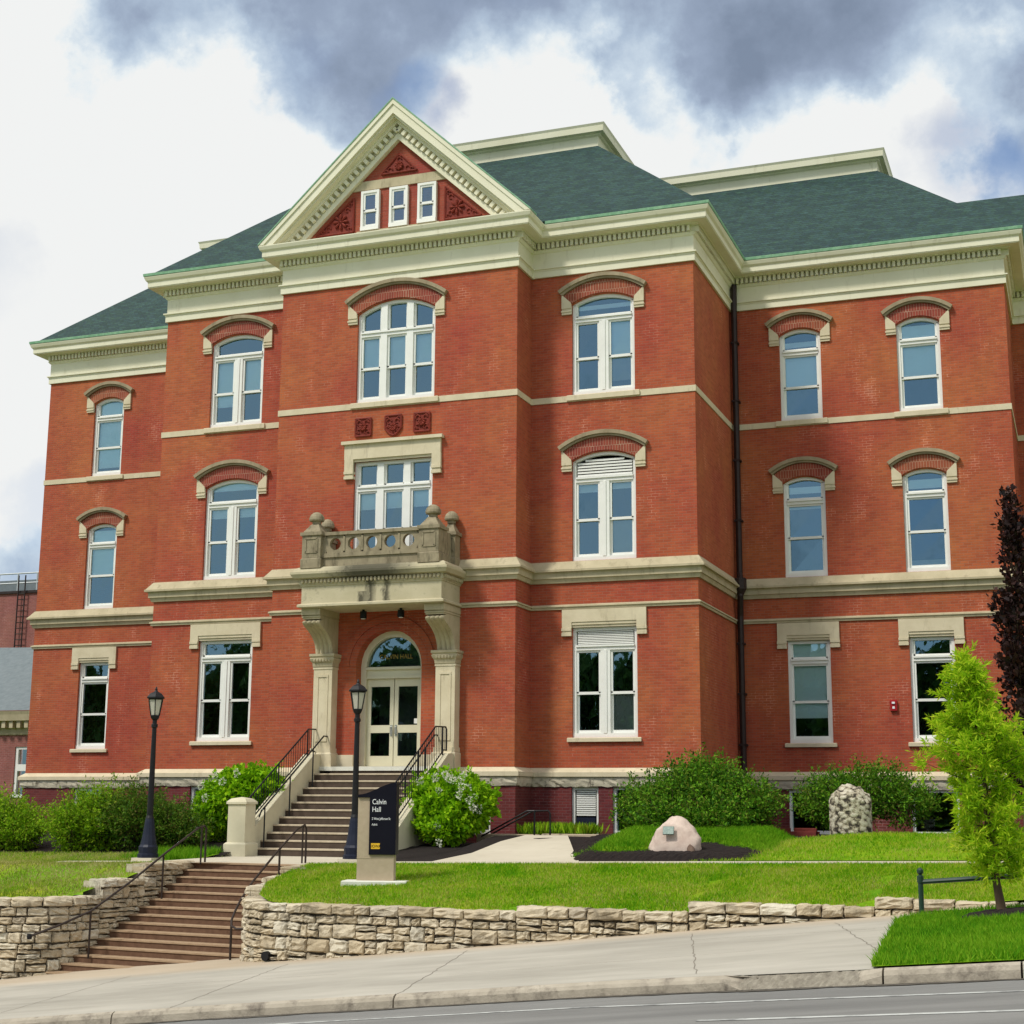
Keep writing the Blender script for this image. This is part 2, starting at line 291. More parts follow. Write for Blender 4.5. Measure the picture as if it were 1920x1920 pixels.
# ------------------------------------------------------------------ mesh helpers
class MB:
    def __init__(s): s.v = []; s.f = []
    def add(s, vs, fs):
        b = len(s.v); s.v += [tuple(map(float, p)) for p in vs]; s.f += [tuple(b+i for i in f) for f in fs]
    def quad(s, *p): s.add(p, [tuple(range(len(p)))])
    def box(s, x0, x1, y0, y1, z0, z1):
        v = [(x, y, z) for z in (z0, z1) for y in (y0, y1) for x in (x0, x1)]
        s.add(v, [(0, 2, 3, 1), (4, 5, 7, 6), (0, 1, 5, 4), (2, 6, 7, 3), (0, 4, 6, 2), (1, 3, 7, 5)])
    def cbox(s, x0, x1, y0, y1, z0, z1, c=.02):        # box with its top edges chamfered
        v = [(x, y, z0) for x, y in ((x0, y0), (x1, y0), (x1, y1), (x0, y1))] + [(x, y, z1-c) for x, y in ((x0, y0), (x1, y0), (x1, y1), (x0, y1))] + \
            [(x, y, z1) for x, y in ((x0+c, y0+c), (x1-c, y0+c), (x1-c, y1-c), (x0+c, y1-c))]
        f = [(3, 2, 1, 0), (8, 9, 10, 11)]
        for i in range(4):
            j = (i+1) % 4; f += [(i, j, 4+j, 4+i), (4+i, 4+j, 8+j, 8+i)]
        s.add(v, f)
    def prism(s, poly, y0, y1):                          # (x,z) polygon extruded along y
        n = len(poly); v = [(x, y0, z) for x, z in poly]+[(x, y1, z) for x, z in poly]
        s.add(v, [tuple(range(n)), tuple(range(2*n-1, n-1, -1))]+[(i, n+i, n+(i+1) % n, (i+1) % n) for i in range(n)])
    def prismx(s, poly, x0, x1):                         # (y,z) polygon extruded along x
        n = len(poly); v = [(x0, y, z) for y, z in poly]+[(x1, y, z) for y, z in poly]
        s.add(v, [tuple(range(n)), tuple(range(2*n-1, n-1, -1))]+[(i, n+i, n+(i+1) % n, (i+1) % n) for i in range(n)])
    def tube(s, pts, r, n=8, close=True):
        pts = [Vector(p) for p in pts]; rs = r if isinstance(r, (list, tuple)) else [r]*len(pts); vs = []; up = None
        for i, p in enumerate(pts):
            d = (pts[min(i+1, len(pts)-1)]-pts[max(i-1, 0)]).normalized()
            a = d.cross(Vector((0, 0, 1)) if abs(d.z) < .95 else Vector((1, 0, 0))).normalized()
            if up is not None and a.dot(up) < 0: a = -a
            up = a; b = d.cross(a)
            vs += [tuple(p+(a*math.cos(2*math.pi*k/n)+b*math.sin(2*math.pi*k/n))*rs[i]) for k in range(n)]
        f = [(i*n+k, i*n+(k+1) % n, (i+1)*n+(k+1) % n, (i+1)*n+k) for i in range(len(pts)-1) for k in range(n)]
        if close: f += [tuple(range(n-1, -1, -1)), tuple((len(pts)-1)*n+k for k in range(n))]
        s.add(vs, f)
    def lathe(s, cx, cy, prof, n=16, flat=0):
        vs = []
        for r, z in prof: vs += [(cx+r*math.cos(2*math.pi*(k+flat)/n), cy+r*math.sin(2*math.pi*(k+flat)/n), z) for k in range(n)]
        f = [(i*n+k, i*n+(k+1) % n, (i+1)*n+(k+1) % n, (i+1)*n+k) for i in range(len(prof)-1) for k in range(n)]
        f += [tuple(range(n-1, -1, -1)), tuple((len(prof)-1)*n+k for k in range(n))]
        s.add(vs, f)
    def grid(s, P):                                      # rows of points
        r, c = len(P), len(P[0]); v = [p for row in P for p in row]
        s.add(v, [(i*c+j, i*c+j+1, (i+1)*c+j+1, (i+1)*c+j) for i in range(r-1) for j in range(c-1)])
    def sweep(s, path, prof, closed=False):              # profile (outward, z) along an (x,y) path; outward is to the right of travel
        P = [np.array(p, float) for p in path]; n = len(P); rows = []
        for i in range(n):
            ds = []
            if i > 0 or closed: d = P[i]-P[i-1]; ds.append(d/np.linalg.norm(d))
            if i < n-1 or closed: d = P[(i+1) % n]-P[i]; ds.append(d/np.linalg.norm(d))
            ns = [np.array([d[1], -d[0]]) for d in ds]
            m = ns[0] if len(ns) == 1 else (ns[0]+ns[1])/(1+ns[0].dot(ns[1]))
            rows.append([(P[i][0]+m[0]*o, P[i][1]+m[1]*o, z) for o, z in prof])
        if closed: rows.append(rows[0])
        s.grid(rows)
    def build(s, name, mat, parent=None, smooth=False, loc=None):
        me = bpy.data.meshes.new(name); me.from_pydata(s.v, [], s.f); me.update()
        if smooth:
            me.polygons.foreach_set('use_smooth', [True]*len(me.polygons))
        me.materials.append(mat); o = bpy.data.objects.new(name, me); COL.objects.link(o)
        if parent is not None: o.parent = parent
        return o
def npmesh(name, V, k, mat, parent=None):                # V: (n*k,3) array, faces of k consecutive vertices
    n = len(V)//k; me = bpy.data.meshes.new(name); me.vertices.add(len(V)); me.vertices.foreach_set('co', V.astype(np.float32).ravel())
    me.loops.add(len(V)); me.loops.foreach_set('vertex_index', np.arange(len(V), dtype=np.int32))
    me.polygons.add(n); me.polygons.foreach_set('loop_start', np.arange(0, len(V), k, dtype=np.int32)); me.update(calc_edges=True); me.validate()
    me.materials.append(mat); o = bpy.data.objects.new(name, me); COL.objects.link(o)
    if parent is not None: o.parent = parent
    return o
def tag(o, label, cat, group=None, kind=None):
    if label: o['label'] = label
    if cat: o['category'] = cat
    if group: o['group'] = group
    if kind: o['kind'] = kind
    return o
def thing(name, label, cat, group=None):
    o = bpy.data.objects.new(name, None); COL.objects.link(o); o.empty_display_size = .3; return tag(o, label, cat, group)
def arcpts(xc, h, zs, rise, n=14):                       # left spring -> crown -> right spring
    if rise >= h*.999: return [(xc-h*math.cos(math.pi*i/n), zs+rise*math.sin(math.pi*i/n)) for i in range(n+1)]
    R = (h*h+rise*rise)/(2*rise); a = math.asin(h/R); zc = zs+rise-R
    return [(xc+R*math.sin(-a+2*a*i/n), zc+R*math.cos(-a+2*a*i/n)) for i in range(n+1)]

# ------------------------------------------------------------------ ground levels
def swz(x, y): return -4.6438+.10458*max(-30, min(45, x))+.02*(y+14.2)
def curbY(x): return float(np.interp(x, [-60, 7.5, 13.6, 18.7, 24, 80], [-21.9, -22.0, -22.3, -23.2, -23.6, -23.8]))
def pz(x): return max(-2.46+.0183*(max(-30, min(45, x))-4.27), swz(x, -14.2)+.1)
def wallR(x): 
    for a, z in ((9.35, -3.10), (12.65, -3.0), (15.95, -2.83), (19.5, -2.68), (99, -2.5)):
        if x < a: return max(z, swz(x, -14.2)+.12)
def sm(t): t = max(0., min(1., t)); return t*t*(3-2*t)
def yard(x, y):
    p = pz(x)
    if y < -8.6:
        if x > 0:
            f = wallR(x)-.05; t = (y+14.1)/5.5; return f+(p-.01-f)*(max(0, t)**.85)
        base = np.interp(y, [-14.2, -12.2, -11.4, -10.4, -9.6, -8.6], [-3.26, -3.24, -3.05, -2.86, -2.66, -2.56])
        k = sm((y+9.9)/1.3); return (float(base)+.05*min(0, x+2))*(1-k)+(p-.01)*k
    if y < -7.5: return p-.01
    t = sm((y+7.5)/5.5); b = -1.9 if x > 4 else -2.15
    return p+(b-p)*t if b > p else p
def patch(name, x0, x1, y0, y1, h, mat, nx=40, ny=30, dz=0, jit=0):
    b = MB(); b.grid([[(x, y, h(x, y)+dz+(rng.random()-.5)*jit) for x in np.linspace(x0, x1, nx)] for y in np.linspace(y0, y1, ny)])
    return b.build(name, mat, smooth=True)
g = patch('ground', -1500, 1500, -1500, 1500, lambda x, y: (swz(x, max(-120, min(-14, y)))-.45) , TURF, 120, 120); tag(g, None, None, kind='structure')
# finer strip under the place itself is covered by road, sidewalk and lawns below
sx = np.concatenate([np.linspace(-60, -5, 12), np.linspace(-4, 26, 61), np.linspace(28, 80, 14)])
b = MB(); b.grid([[(x, y, swz(x, y)) for x in sx] for y in np.linspace(-21.5, -12.2, 14)]); b.grid([[(x, -21.5+(curbY(x)+.16+21.5)*t, swz(x, -21.5+(curbY(x)+.16+21.5)*t)) for x in sx] for t in (1, 0)])
sw = b.build('sidewalk', WALK); tag(sw, None, None, kind='structure')
b = MB(); b.grid([[(x, curbY(x)-.02-t, swz(x, curbY(x))-.16-.012*min(t, 6)+(.012*max(0, t-6))*0) for x in sx] for t in (24, 18, 12, 6, 3, .5, 0)])
rd = b.build('road', ASPH); tag(rd, None, None, kind='structure')
def roadz(x, y): t = curbY(x)-.02-y; return swz(x, curbY(x))-.16-.012*min(t, 6)
def stripe(x0, x1, off, w, n=60):
    b = MB(); xs = np.linspace(x0, x1, n); b.grid([[(x, curbY(x)-o, roadz(x, curbY(x)-o)+.005) for x in xs] for o in (off+w, off)])
    return b.build('lane_line', PAINT)
tag(stripe(2, 40, 1.15, .10), 'long thin white line painted along the road nearest the kerb', 'road marking')
tag(stripe(15.5, 40, 2.72, .11), 'shorter white line painted farther out on the road at the bottom right', 'road marking')
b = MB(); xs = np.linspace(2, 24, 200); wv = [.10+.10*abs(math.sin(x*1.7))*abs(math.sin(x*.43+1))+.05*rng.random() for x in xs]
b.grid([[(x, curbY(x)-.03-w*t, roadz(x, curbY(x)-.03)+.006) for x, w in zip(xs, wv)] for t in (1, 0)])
tag(b.build('gutter_strip', simple('gutter_strip', (.055, .048, .038), (.12, .105, .085), 9, .95, .8, 40)), None, None, kind='structure')  # dark brown strip of uneven width laid along the kerb foot
# kerb: stones cast in lengths with dark joints, one broken by a storm drain inlet
def kerb(x0, x1, ta=0, tb=0):
    b = MB(); n = max(3, int((x1-x0)/.5)); rows = []
    for x in np.linspace(x0+.012, x1-.012, n):
        y = curbY(x); z = swz(x, y); j = (rng.random()-.5)*.02; d_ = .20*(1-sm((x-x0)/.45))*ta+.20*(1-sm((x1-x)/.45))*tb; jd = d_*(.8+.3*rng.random())
        rows.append([(x, y+.17, z-.3), (x, y+.17, z+.012-jd*.3), (x, y+.05+jd, z+.02+j*.3-jd*.5), (x, y-.01+jd, z-.012+j-jd*.7), (x, y-.035+j*.3+jd*.8, z-.06-jd), (x, y-.04, z-.3)])
    b.grid(rows); b.quad(*rows[0]); b.quad(*rows[-1][::-1]); return b
joints = [-60, -40, -20, -8, 1.2, 5.9, 10.5, 15.75]
kt = thing('kerb', 'grey stone kerb along the road, jointed in long lengths and broken at a storm drain', 'kerb')
for a, c in zip(joints[:-1], joints[1:]): kerb(a, c, 0, c == 15.75).build('kerb_stone', KERB, kt)
for a, c in ((16.62, 17.15), (17.15, 18.72), (18.72, 24), (24, 40), (40, 80)): kerb(a, c, a == 16.62, 0).build('kerb_stone', KERB, kt)
# score lines in the sidewalk
b = MB()
def crack(p, q, w=.02, n=24, wob=.03):
    rows = [[], []]
    for i in range(n+1):
        t = i/n; x = p[0]+(q[0]-p[0])*t+(rng.random()-.5)*wob; yy = p[1]+(q[1]-p[1])*t
        rows[0].append((x-w/2, yy, swz(x, yy)+.004)); rows[1].append((x+w/2, yy, swz(x, yy)+.004))
    b.grid(rows)
for x in (1.5, 5.0, 8.7, 12.9, 15.4): crack((x, -15.0), (x+1.75, -21.9), .012, 30, .05)
for (p, q) in (((3.2, -17.5), (7.6, -18.1)), ((10.2, -19.6), (14.9, -19.2)), ((13.2, -16.4), (16.3, -16.9))): crack(p, q, .01, 40, .06)
jn = b.build('sidewalk_joint', simple('sidewalk_joint_dirt', (.17, .15, .12), (.24, .21, .17), 9, .95, 0)); tag(jn, None, None, kind='structure'); jn.name = 'sidewalk_joints'

# yard surfaces
def rx(y): return float(np.interp(y, [-14.25, -14.05, -13.6, -13.0, -12.4, -11.5, -10.4, -9.2, -8.2], [5.4, 4.7, 3.75, 3.2, 2.92, 2.55, 2.3, 2.1, 2.0]))
def lfx(y): return float(np.interp(y, [-13.4, -13.2, -12.9, -12.4, -11.5, -10.3, -9.3, -7.9], [-5, -3.5, -2.7, -2.3, -2.05, -1.85, -1.75, -2.4]))
b = MB(); b.grid([[(rx(y)+(60-rx(y))*t**2, y, yard(rx(y)+(60-rx(y))*t**2, y)) for t in np.linspace(0, 1, 110)] for y in np.linspace(-14.05, -8.6, 26)])
tag(b.build('lawn', TURF, smooth=True), None, None, kind='structure')
b = MB(); b.grid([[(-60+(lfx(y)+60)*t**.5, y, yard(-60+(lfx(y)+60)*t**.5, y)) for t in np.linspace(0, 1, 80)] for y in np.linspace(-13.2, -5.3, 40)])
tag(b.build('left_lawn', TURF, smooth=True), None, None, kind='structure')
def pathslab(x0, x1, y0, y1, name='path', dz=.012):
    b = MB(); xs = np.linspace(x0, x1, 60)
    b.grid([[(x, yy, pz(x)+dz) for x in xs] for yy in (y0, y1)]); b.grid([[(x, y0, pz(x)+z) for x in xs] for z in (-.15, dz)]); o = b.build(name, CONC); tag(o, None, None, kind='structure'); return o
pathslab(2.9, 60, -8.62, -7.55); pathslab(-5.6, -2.4, -8.1, -7.5, 'left_path', .03)
def bank(x, y): return yard(x, y)
tag(patch('garden_bed', 2.0, 60, -7.56, 1.4, bank, MULCH, 120, 24, -.02, .04), None, None, kind='structure')
tag(patch('right_garden_bed', 9.3, 60, 1.35, 6.6, lambda x, y: yard(x, 0), MULCH, 60, 12, -.02, .04), None, None, kind='structure')
tag(patch('left_garden_bed', -60, -2.3, -7.56, 8, lambda x, y: yard(x, min(y, 0))-.04*(y < -5.4), MULCH, 60, 30, -.02, .03), None, None, kind='structure')
# landing between the two flights
b = MB(); b.grid([[(x, y, -2.5+.012*(y+4.2)) for x in (-2.5, 0, 3.0)] for y in (-8.4, -6, -4.0)]); b.grid([[(-2.5, y, -2.5+.012*(y+4.2)-d) for y in (-8.4, -4)] for d in (.3, 0)])
tag(b.build('landing', CONC), None, None, kind='structure')
# pavement branching to the basement door
b = MB(); poly = [(4.7, -7.56), (8.3, -7.56), (7.0, -4.6), (6.25, -1.9), (5.2, -2.2), (5.0, -4.4)]
b.quad(*[(x, y, yard(x, y)+.012) for x, y in ((4.7, -7.56), (8.45, -7.56), (7.7, -5.6), (5.0, -5.6))]); b.quad(*[(x, y, yard(x, y)+.012) for x, y in ((5.0, -5.6), (7.7, -5.6), (7.0, -3.8), (5.1, -3.8))]); b.quad(*[(x, y, yard(x, y)+.012) for x, y in ((5.1, -3.8), (7.0, -3.8), (6.3, -1.9), (5.2, -2.2))])
tag(b.build('branch_path', CONC), None, None, kind='structure')
# grass mounds beyond the path
def mound(x, y, ed): return yard(x, y)+.05
def lawnshape(name, xa, xb, ya, yb, rise, nx=40, ny=14):
    b = MB(); P = []
    for yy in np.linspace(0, 1, ny):
        row = []
        for xx in np.linspace(0, 1, nx):
            x = xa+(xb-xa)*xx; lo = ya(xx); hi = yb(xx); y = lo+(hi-lo)*yy
            k = min(1, xx*7)*min(1, (1-xx)*7)*min(1, yy*5)
            row.append((x, y, yard(x, y)+rise*sm(k)-.005+.03*min(1, xx*30)*min(1, (1-xx)*30)))
        P.append(row)
    b.grid(P); return tag(b.build(name, TURF, smooth=True), None, None, kind='structure'), P
b = MB(); b.grid([[(x, y, yard(x, y)-.03+.19*sm((y+7.5)/.55)*sm((x-8.0+.3*(y+7.5))/.7)*sm((12.9-x)/1.2)*(1-.6*sm((y+4)/2))+(rng.random()-.5)*.035) for x in np.linspace(7.6, 13.0, 90)] for y in np.linspace(-7.52, -2.4, 44)])
tag(b.build('mulch_mound', MULCH), None, None, kind='structure')
_, PM1 = lawnshape('mounded_lawn', 7.9, 12.6, lambda t: -6.85+1.6*abs(t-.22)+1.3*math.exp(-((t-.60)/.15)**2), lambda t: -2.6, .24)
_, PM2 = lawnshape('bank_lawn', 11.0, 40, lambda t: -7.5, lambda t: -2.1-2.6*max(0, 1-t*9), .15, 80)

# ------------------------------------------------------------------ the brick hall
P1, B1, W1 = 4.057, 9.25, 18.0
YB, YW, YK = 1.296, 6.534, 11.0
H = thing('brick_hall', 'large three storey red brick college hall with cream cornice and green slate roof', 'building')
PATH = [(-W1, 30), (-W1, YW), (-B1, YW), (-B1, YB), (-P1, YB), (-P1, 0), (P1, 0), (P1, YB), (B1, YB), (B1, YW), (W1, YW), (W1, YK), (40, YK)]
PATH = PATH[::1]
# outward has to be on the right of travel: the path runs left to right along the front, whose outside is -Y = right
def wall(mb, x0, x1, y, z0, z1, ops, dep=.28):
    ops = sorted(ops, key=lambda o: (o['x0'], o['zb'])); xs = [x0]
    cols = {}
    for o in ops: cols.setdefault((o['x0'], o['x1']), []).append(o)
    cur = x0
    for (a, c), lst in sorted(cols.items()):
        mb.quad((cur, y, z0), (a, y, z0), (a, y, z1), (cur, y, z1)); cur = c; zc = z0
        prev = [(a, z0), (c, z0)]
        for o in sorted(lst, key=lambda o: o['zb']):
            # masonry between prev (polyline, left to right) and this sill
            for (xa, za), (xb, zb_) in zip(prev[:-1], prev[1:]): mb.quad((xa, y, za), (xb, y, zb_), (xb, y, o['zb']), (xa, y, o['zb']))
            top = arcpts((a+c)/2, (c-a)/2, o['zs'], o['rise']) if o.get('rise') else [(a, o['zs']), (c, o['zs'])]
            mb.quad((a, y, o['zb']), (a, y+dep, o['zb']), (a, y+dep, o['zs']), (a, y, o['zs'])); mb.quad((c, y, o['zs']), (c, y+dep, o['zs']), (c, y+dep, o['zb']), (c, y, o['zb']))
            mb.quad((a, y, o['zb']), (c, y, o['zb']), (c, y+dep, o['zb']), (a, y+dep, o['zb']))
            for (xa, za), (xb, zb_) in zip(top[:-1], top[1:]): mb.quad((xa, y, za), (xa, y+dep, za), (xb, y+dep, zb_), (xb, y, zb_))
            prev = top
        for (xa, za), (xb, zb_) in zip(prev[:-1], prev[1:]): mb.quad((xa, y, za), (xb, y, zb_), (xb, y, z1), (xa, y, z1))
    mb.quad((cur, y, z0), (x1, y, z0), (x1, y, z1), (cur, y, z1))
ZT = 15.45
WIN = []        # windows to build
def op(xc, h, zb, zs, rise, y, **k):
    d = dict(x0=xc-h, x1=xc+h, xc=xc, h=h, zb=zb, zs=zs, rise=rise, y=y, **k); WIN.append(d); return d
def bay_ops(xc, tag_):
    r = tag_ == 'R'
    return [op(xc, 1.0, .87, 4.12, 0, YB, double=1, zt=3.44, zm=2.17, floor=1, louver=r, blind=(('lr', 0, 1, BLINDG),) if r else ()),
            op(xc, 1.0, 6.13, 9.2, .26, YB, double=1, zt=8.55, zm=7.38, floor=2, louver=r, blind=((('ul', 0, .25, BLIND), ('ur', 0, .2, BLIND), ('lr', 0, 1, BLINDG)) if r else (('t', .1, .45, BLIND), ('ul', 0, .3, BLIND), ('ur', 0, .3, BLIND)))),
            op(xc, 1.0, 11.28, 14.19, .27, YB, double=1, zt=13.62, zm=12.45, floor=3, blind=(('ur', 0, 1, BLIND), ('t', .4, .6, BLIND), ('lr', 0, .7, BLINDG)) if r else (('ul', 0, 1, BLIND), ('ur', 0, 1, BLIND), ('ll', 0, .4, BLIND)))]
def wing_ops(xc, b1, b2, b3):
    return [op(xc, .675, .88, 4.1, 0, YW, zt=3.36, zm=2.16, floor=1, blind=b1), op(xc, .675, 6.13, 9.19, .2, YW, zt=8.5, zm=7.4, floor=2, blind=b2),
            op(xc, .675, 11.28, 14.15, .22, YW, zt=13.5, zm=12.4, floor=3, blind=b3)]
full = (('u', 0, 1, BLIND),)
ops_RB = bay_ops(6.39, 'R'); ops_LB = bay_ops(-6.44, 'L')
ops_RW = wing_ops(11.53, (('t', 0, 1, BLIND), ('u', 0, 1, BLIND), ('l', 0, .42, BLIND)), (('t', .4, .7, BLIND), ('u', 0, .12, BLIND)), (('t', .55, .8, BLIND),)+full) + wing_ops(15.30, (), (('t', .4, .8, BLIND), ('l', .75, .95, BLINDG)), (('t', .3, 1, BLIND), ('u', 0, 1, BLIND)))
ops_LW = wing_ops(-15.2, (), (('u', 0, 1, BLIND), ('t', .3, 1, BLIND)), (('t', .2, 1, BLIND), ('u', 0, 1, BLIND), ('l', 0, .75, BLIND))) + wing_ops(-11.5, (), full, full)
ops_P = [op(0, 1.33, 6.13, 9.38, 0, 0, triple=1, zt=8.45, zm=7.22, floor=2, blind=(('u', 0, .45, BLIND),)), op(0, 1.34, 11.28, 14.18, .40, 0, triple=1, zt=13.45, zm=12.4, floor=3, blind=(('u', 0, 1, BLIND),))]
DOOR = dict(x0=-1.08, x1=1.08, zb=0, zs=3.02, rise=1.08)
wl = MB()
wall(wl, -P1, P1, 0, -.1, 5.2, [DOOR], .5); wall(wl, -P1, P1, 0, 5.2, 10.1, ops_P[:1]); wall(wl, -P1, P1, 0, 10.1, ZT, ops_P[1:])
wall(wl, P1, B1, YB, -.1, ZT, ops_RB); wall(wl, -B1, -P1, YB, -.1, ZT, ops_LB)
wall(wl, B1, W1, YW, -.1, ZT, ops_RW); wall(wl, -W1, -B1, YW, -.1, ZT, ops_LW)
wall(wl, W1, 40, YK, -2.4, ZT, [])
for x, a, c in ((-P1, 0, YB), (P1, 0, YB), (-B1, YB, YW), (B1, YB, YW), (-W1, YW, 30), (W1, YW, YK)):
    wl.quad((x, a, -.1), (x, c, -.1), (x, c, ZT), (x, a, ZT))
wl.quad((-W1, 30, -2), (40, 30, -2), (40, 30, ZT), (-W1, 30, ZT)); wl.quad((40, YK, -2), (40, 30, -2), (40, 30, ZT), (40, YK, ZT))
wl.build('wall', BRICK, H)
# floors and partition inside, so that rooms read as dim rooms behind the panes
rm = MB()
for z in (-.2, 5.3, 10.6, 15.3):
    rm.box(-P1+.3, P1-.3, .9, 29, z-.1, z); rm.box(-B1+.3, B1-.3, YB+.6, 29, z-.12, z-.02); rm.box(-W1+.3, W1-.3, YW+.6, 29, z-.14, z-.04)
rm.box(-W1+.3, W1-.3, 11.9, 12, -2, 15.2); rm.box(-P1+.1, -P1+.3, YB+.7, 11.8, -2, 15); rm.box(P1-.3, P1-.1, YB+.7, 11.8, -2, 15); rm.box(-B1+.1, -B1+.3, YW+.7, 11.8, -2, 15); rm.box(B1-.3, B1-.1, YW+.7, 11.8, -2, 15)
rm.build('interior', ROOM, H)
# basement
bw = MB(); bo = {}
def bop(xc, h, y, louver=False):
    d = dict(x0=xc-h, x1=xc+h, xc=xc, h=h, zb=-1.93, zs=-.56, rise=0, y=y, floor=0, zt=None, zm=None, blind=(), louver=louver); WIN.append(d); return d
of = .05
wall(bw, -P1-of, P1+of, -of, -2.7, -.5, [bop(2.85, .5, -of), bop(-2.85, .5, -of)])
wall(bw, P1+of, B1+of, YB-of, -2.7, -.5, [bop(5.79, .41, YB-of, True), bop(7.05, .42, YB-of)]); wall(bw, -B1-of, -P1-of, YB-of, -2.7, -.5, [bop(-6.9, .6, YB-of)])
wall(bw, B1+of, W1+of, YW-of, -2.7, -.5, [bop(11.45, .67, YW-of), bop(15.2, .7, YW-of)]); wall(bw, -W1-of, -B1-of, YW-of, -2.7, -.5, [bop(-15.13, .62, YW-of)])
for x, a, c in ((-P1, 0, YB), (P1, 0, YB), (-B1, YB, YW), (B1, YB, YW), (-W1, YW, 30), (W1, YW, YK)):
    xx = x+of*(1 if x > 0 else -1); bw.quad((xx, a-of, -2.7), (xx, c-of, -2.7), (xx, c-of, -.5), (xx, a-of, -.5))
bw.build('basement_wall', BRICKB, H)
def swp(name, prof, mat, path=PATH, parent=H, closed=False):
    b = MB(); b.sweep(path, prof, closed); return b.build(name, mat, parent)
swp('water_table', [(-.02, .004), (.17, -.13), (.19, -.14), (.19, -.265), (.13, -.275), (-.1, -.28)], STONEL)
# rough-faced stone course under the water table
b = MB(); rows = []
pp = []
for (xa, ya), (xb, yb) in zip(PATH[:-1], PATH[1:]):
    n = max(2, int(math.hypot(xb-xa, yb-ya)/.16))
    pp += [(xa+(xb-xa)*i/n, ya+(yb-ya)*i/n) for i in range(n)]
pp.append(PATH[-1])
b.sweep(pp, [(-.05, -.27), (.12, -.272), (.13, -.36), (.12, -.46), (.09, -.55), (-.05, -.565)])
for i in range(len(b.v)):
    if i % 6 in (2, 3, 4): v = b.v[i]; b.v[i] = tuple(c+(rng.random()-.5)*.035 for c in v)
b.build('rough_stone_course', ROUGHST, H)
swp('string_course', [(-.02, 4.83), (.08, 4.79), (.09, 4.745), (.055, 4.735), (.05, 4.67), (-.02, 4.665)], STONE)
swp('belt_course', [(-.02, 6.13), (.03, 6.12), (.21, 5.875), (.24, 5.86), (.24, 5.795), (.16, 5.785), (.14, 5.74), (.14, 5.60), (.10, 5.585), (.07, 5.50), (.06, 5.47), (-.02, 5.465)], STONE)
swp('upper_string_course', [(-.02, 11.275), (.028, 11.272), (.028, 11.085), (-.02, 11.082)], STONEL)
cn = swp('cornice', [(-.02, 15.17), (.07, 15.172), (.07, 15.37), (.085, 15.375), (.085, 15.41), (.13, 15.43), (.13, 15.47), (.035, 15.485), (.035, 15.97), (.07, 15.99), (.11, 16.05), (.13, 16.07), (.05, 16.08), (.05, 16.27),
                     (.24, 16.275), (.25, 16.30), (.52, 16.305), (.52, 16.33), (.54, 16.335), (.54, 16.50), (.60, 16.56), (.64, 16.66), (.64, 16.69), (-.3, 16.70)], CREAM)
dn = MB()
for (xa, ya), (xb, yb) in zip(PATH[:-1], PATH[1:]):
    ln = math.hypot(xb-xa, yb-ya); dx, dy = (xb-xa)/ln, (yb-ya)/ln; nx, ny = dy, -dx
    i = 0; s = -.05
    while s < ln+.02 and s < 26:
        for o0, o1, w, z0, z1 in ((.06, .205, .085, 16.085, 16.265),):
            pts = [(xa+dx*(s+a)+nx*o, ya+dy*(s+a)+ny*o) for a, o in ((0, o0-.01), (w, o0-.01), (w, o1), (0, o1))]
            v = [(x, y, z0) for x, y in pts]+[(x, y, z1) for x, y in pts]
            dn.add(v, [(0, 1, 2, 3), (7, 6, 5, 4), (0, 4, 5, 1), (1, 5, 6, 2), (2, 6, 7, 3), (3, 7, 4, 0)])
        s += .155
tag(dn.build('dentil_course', CREAM, cn), None, None, kind='stuff')
# copper edge along the eaves (not on the gable front)
for nm, pth in (('left', PATH[:5]+[(-P1, YB-.2)]), ('right', [(P1, YB-.2)]+PATH[7:])):
    g_ = MB(); g_.sweep([p for p in pth if True], [(.55, 16.695), (.66, 16.70), (.67, 16.79), (.60, 16.82), (.2, 16.86)]); g_.build('eave_gutter', COPPER, H)
# roofs
E_, SL, ZE = .56, .955, 16.74
def hip(name, xe, ye, zd, yback, deck=True):
    a = (zd-ZE)/SL; b = MB()
    b.quad((-xe, ye, ZE), (xe, ye, ZE), (xe-a, ye+a, zd), (-xe+a, ye+a, zd)); b.quad((xe, ye, ZE), (xe, yback, ZE), (xe-a, yback, zd), (xe-a, ye+a, zd)); b.quad((-xe, yback, ZE), (-xe, ye, ZE), (-xe+a, ye+a, zd), (-xe+a, yback, zd))
    b.quad((-xe+a, ye+a, zd), (xe-a, ye+a, zd), (xe-a, yback, zd), (-xe+a, yback, zd))
    r = b.build(name, SLATE, H); xd = xe-a; yd = ye+a
    swp('roof_deck_cornice', [(-.02, zd-.05), (.02, zd-.06), (.03, zd+.32), (.10, zd+.36), (.12, zd+.40), (.27, zd+.42), (.29, zd+.62), (.33, zd+.70), (-.4, zd+.71)], CREAM, [(-xd, yback), (-xd, yd), (xd, yd), (xd, yback)], r)
    return r
hip('roof', B1+E_, YB-E_, 21.42, 16); hip('roof', W1+E_, YW-E_, 21.33, 26)
b = MB(); b.quad((W1-4, YK-E_, ZE), (60, YK-E_, ZE), (60, YK-E_+5.1, ZE+4.87), (W1-9, YK-E_+5.1, ZE+4.87)); b.quad((W1-9, YK-E_+5.1, ZE+4.87), (60, YK-E_+5.1, ZE+4.87), (60, 30, ZE), (W1-9, 30, ZE)); b.build('roof', SLATE, H)
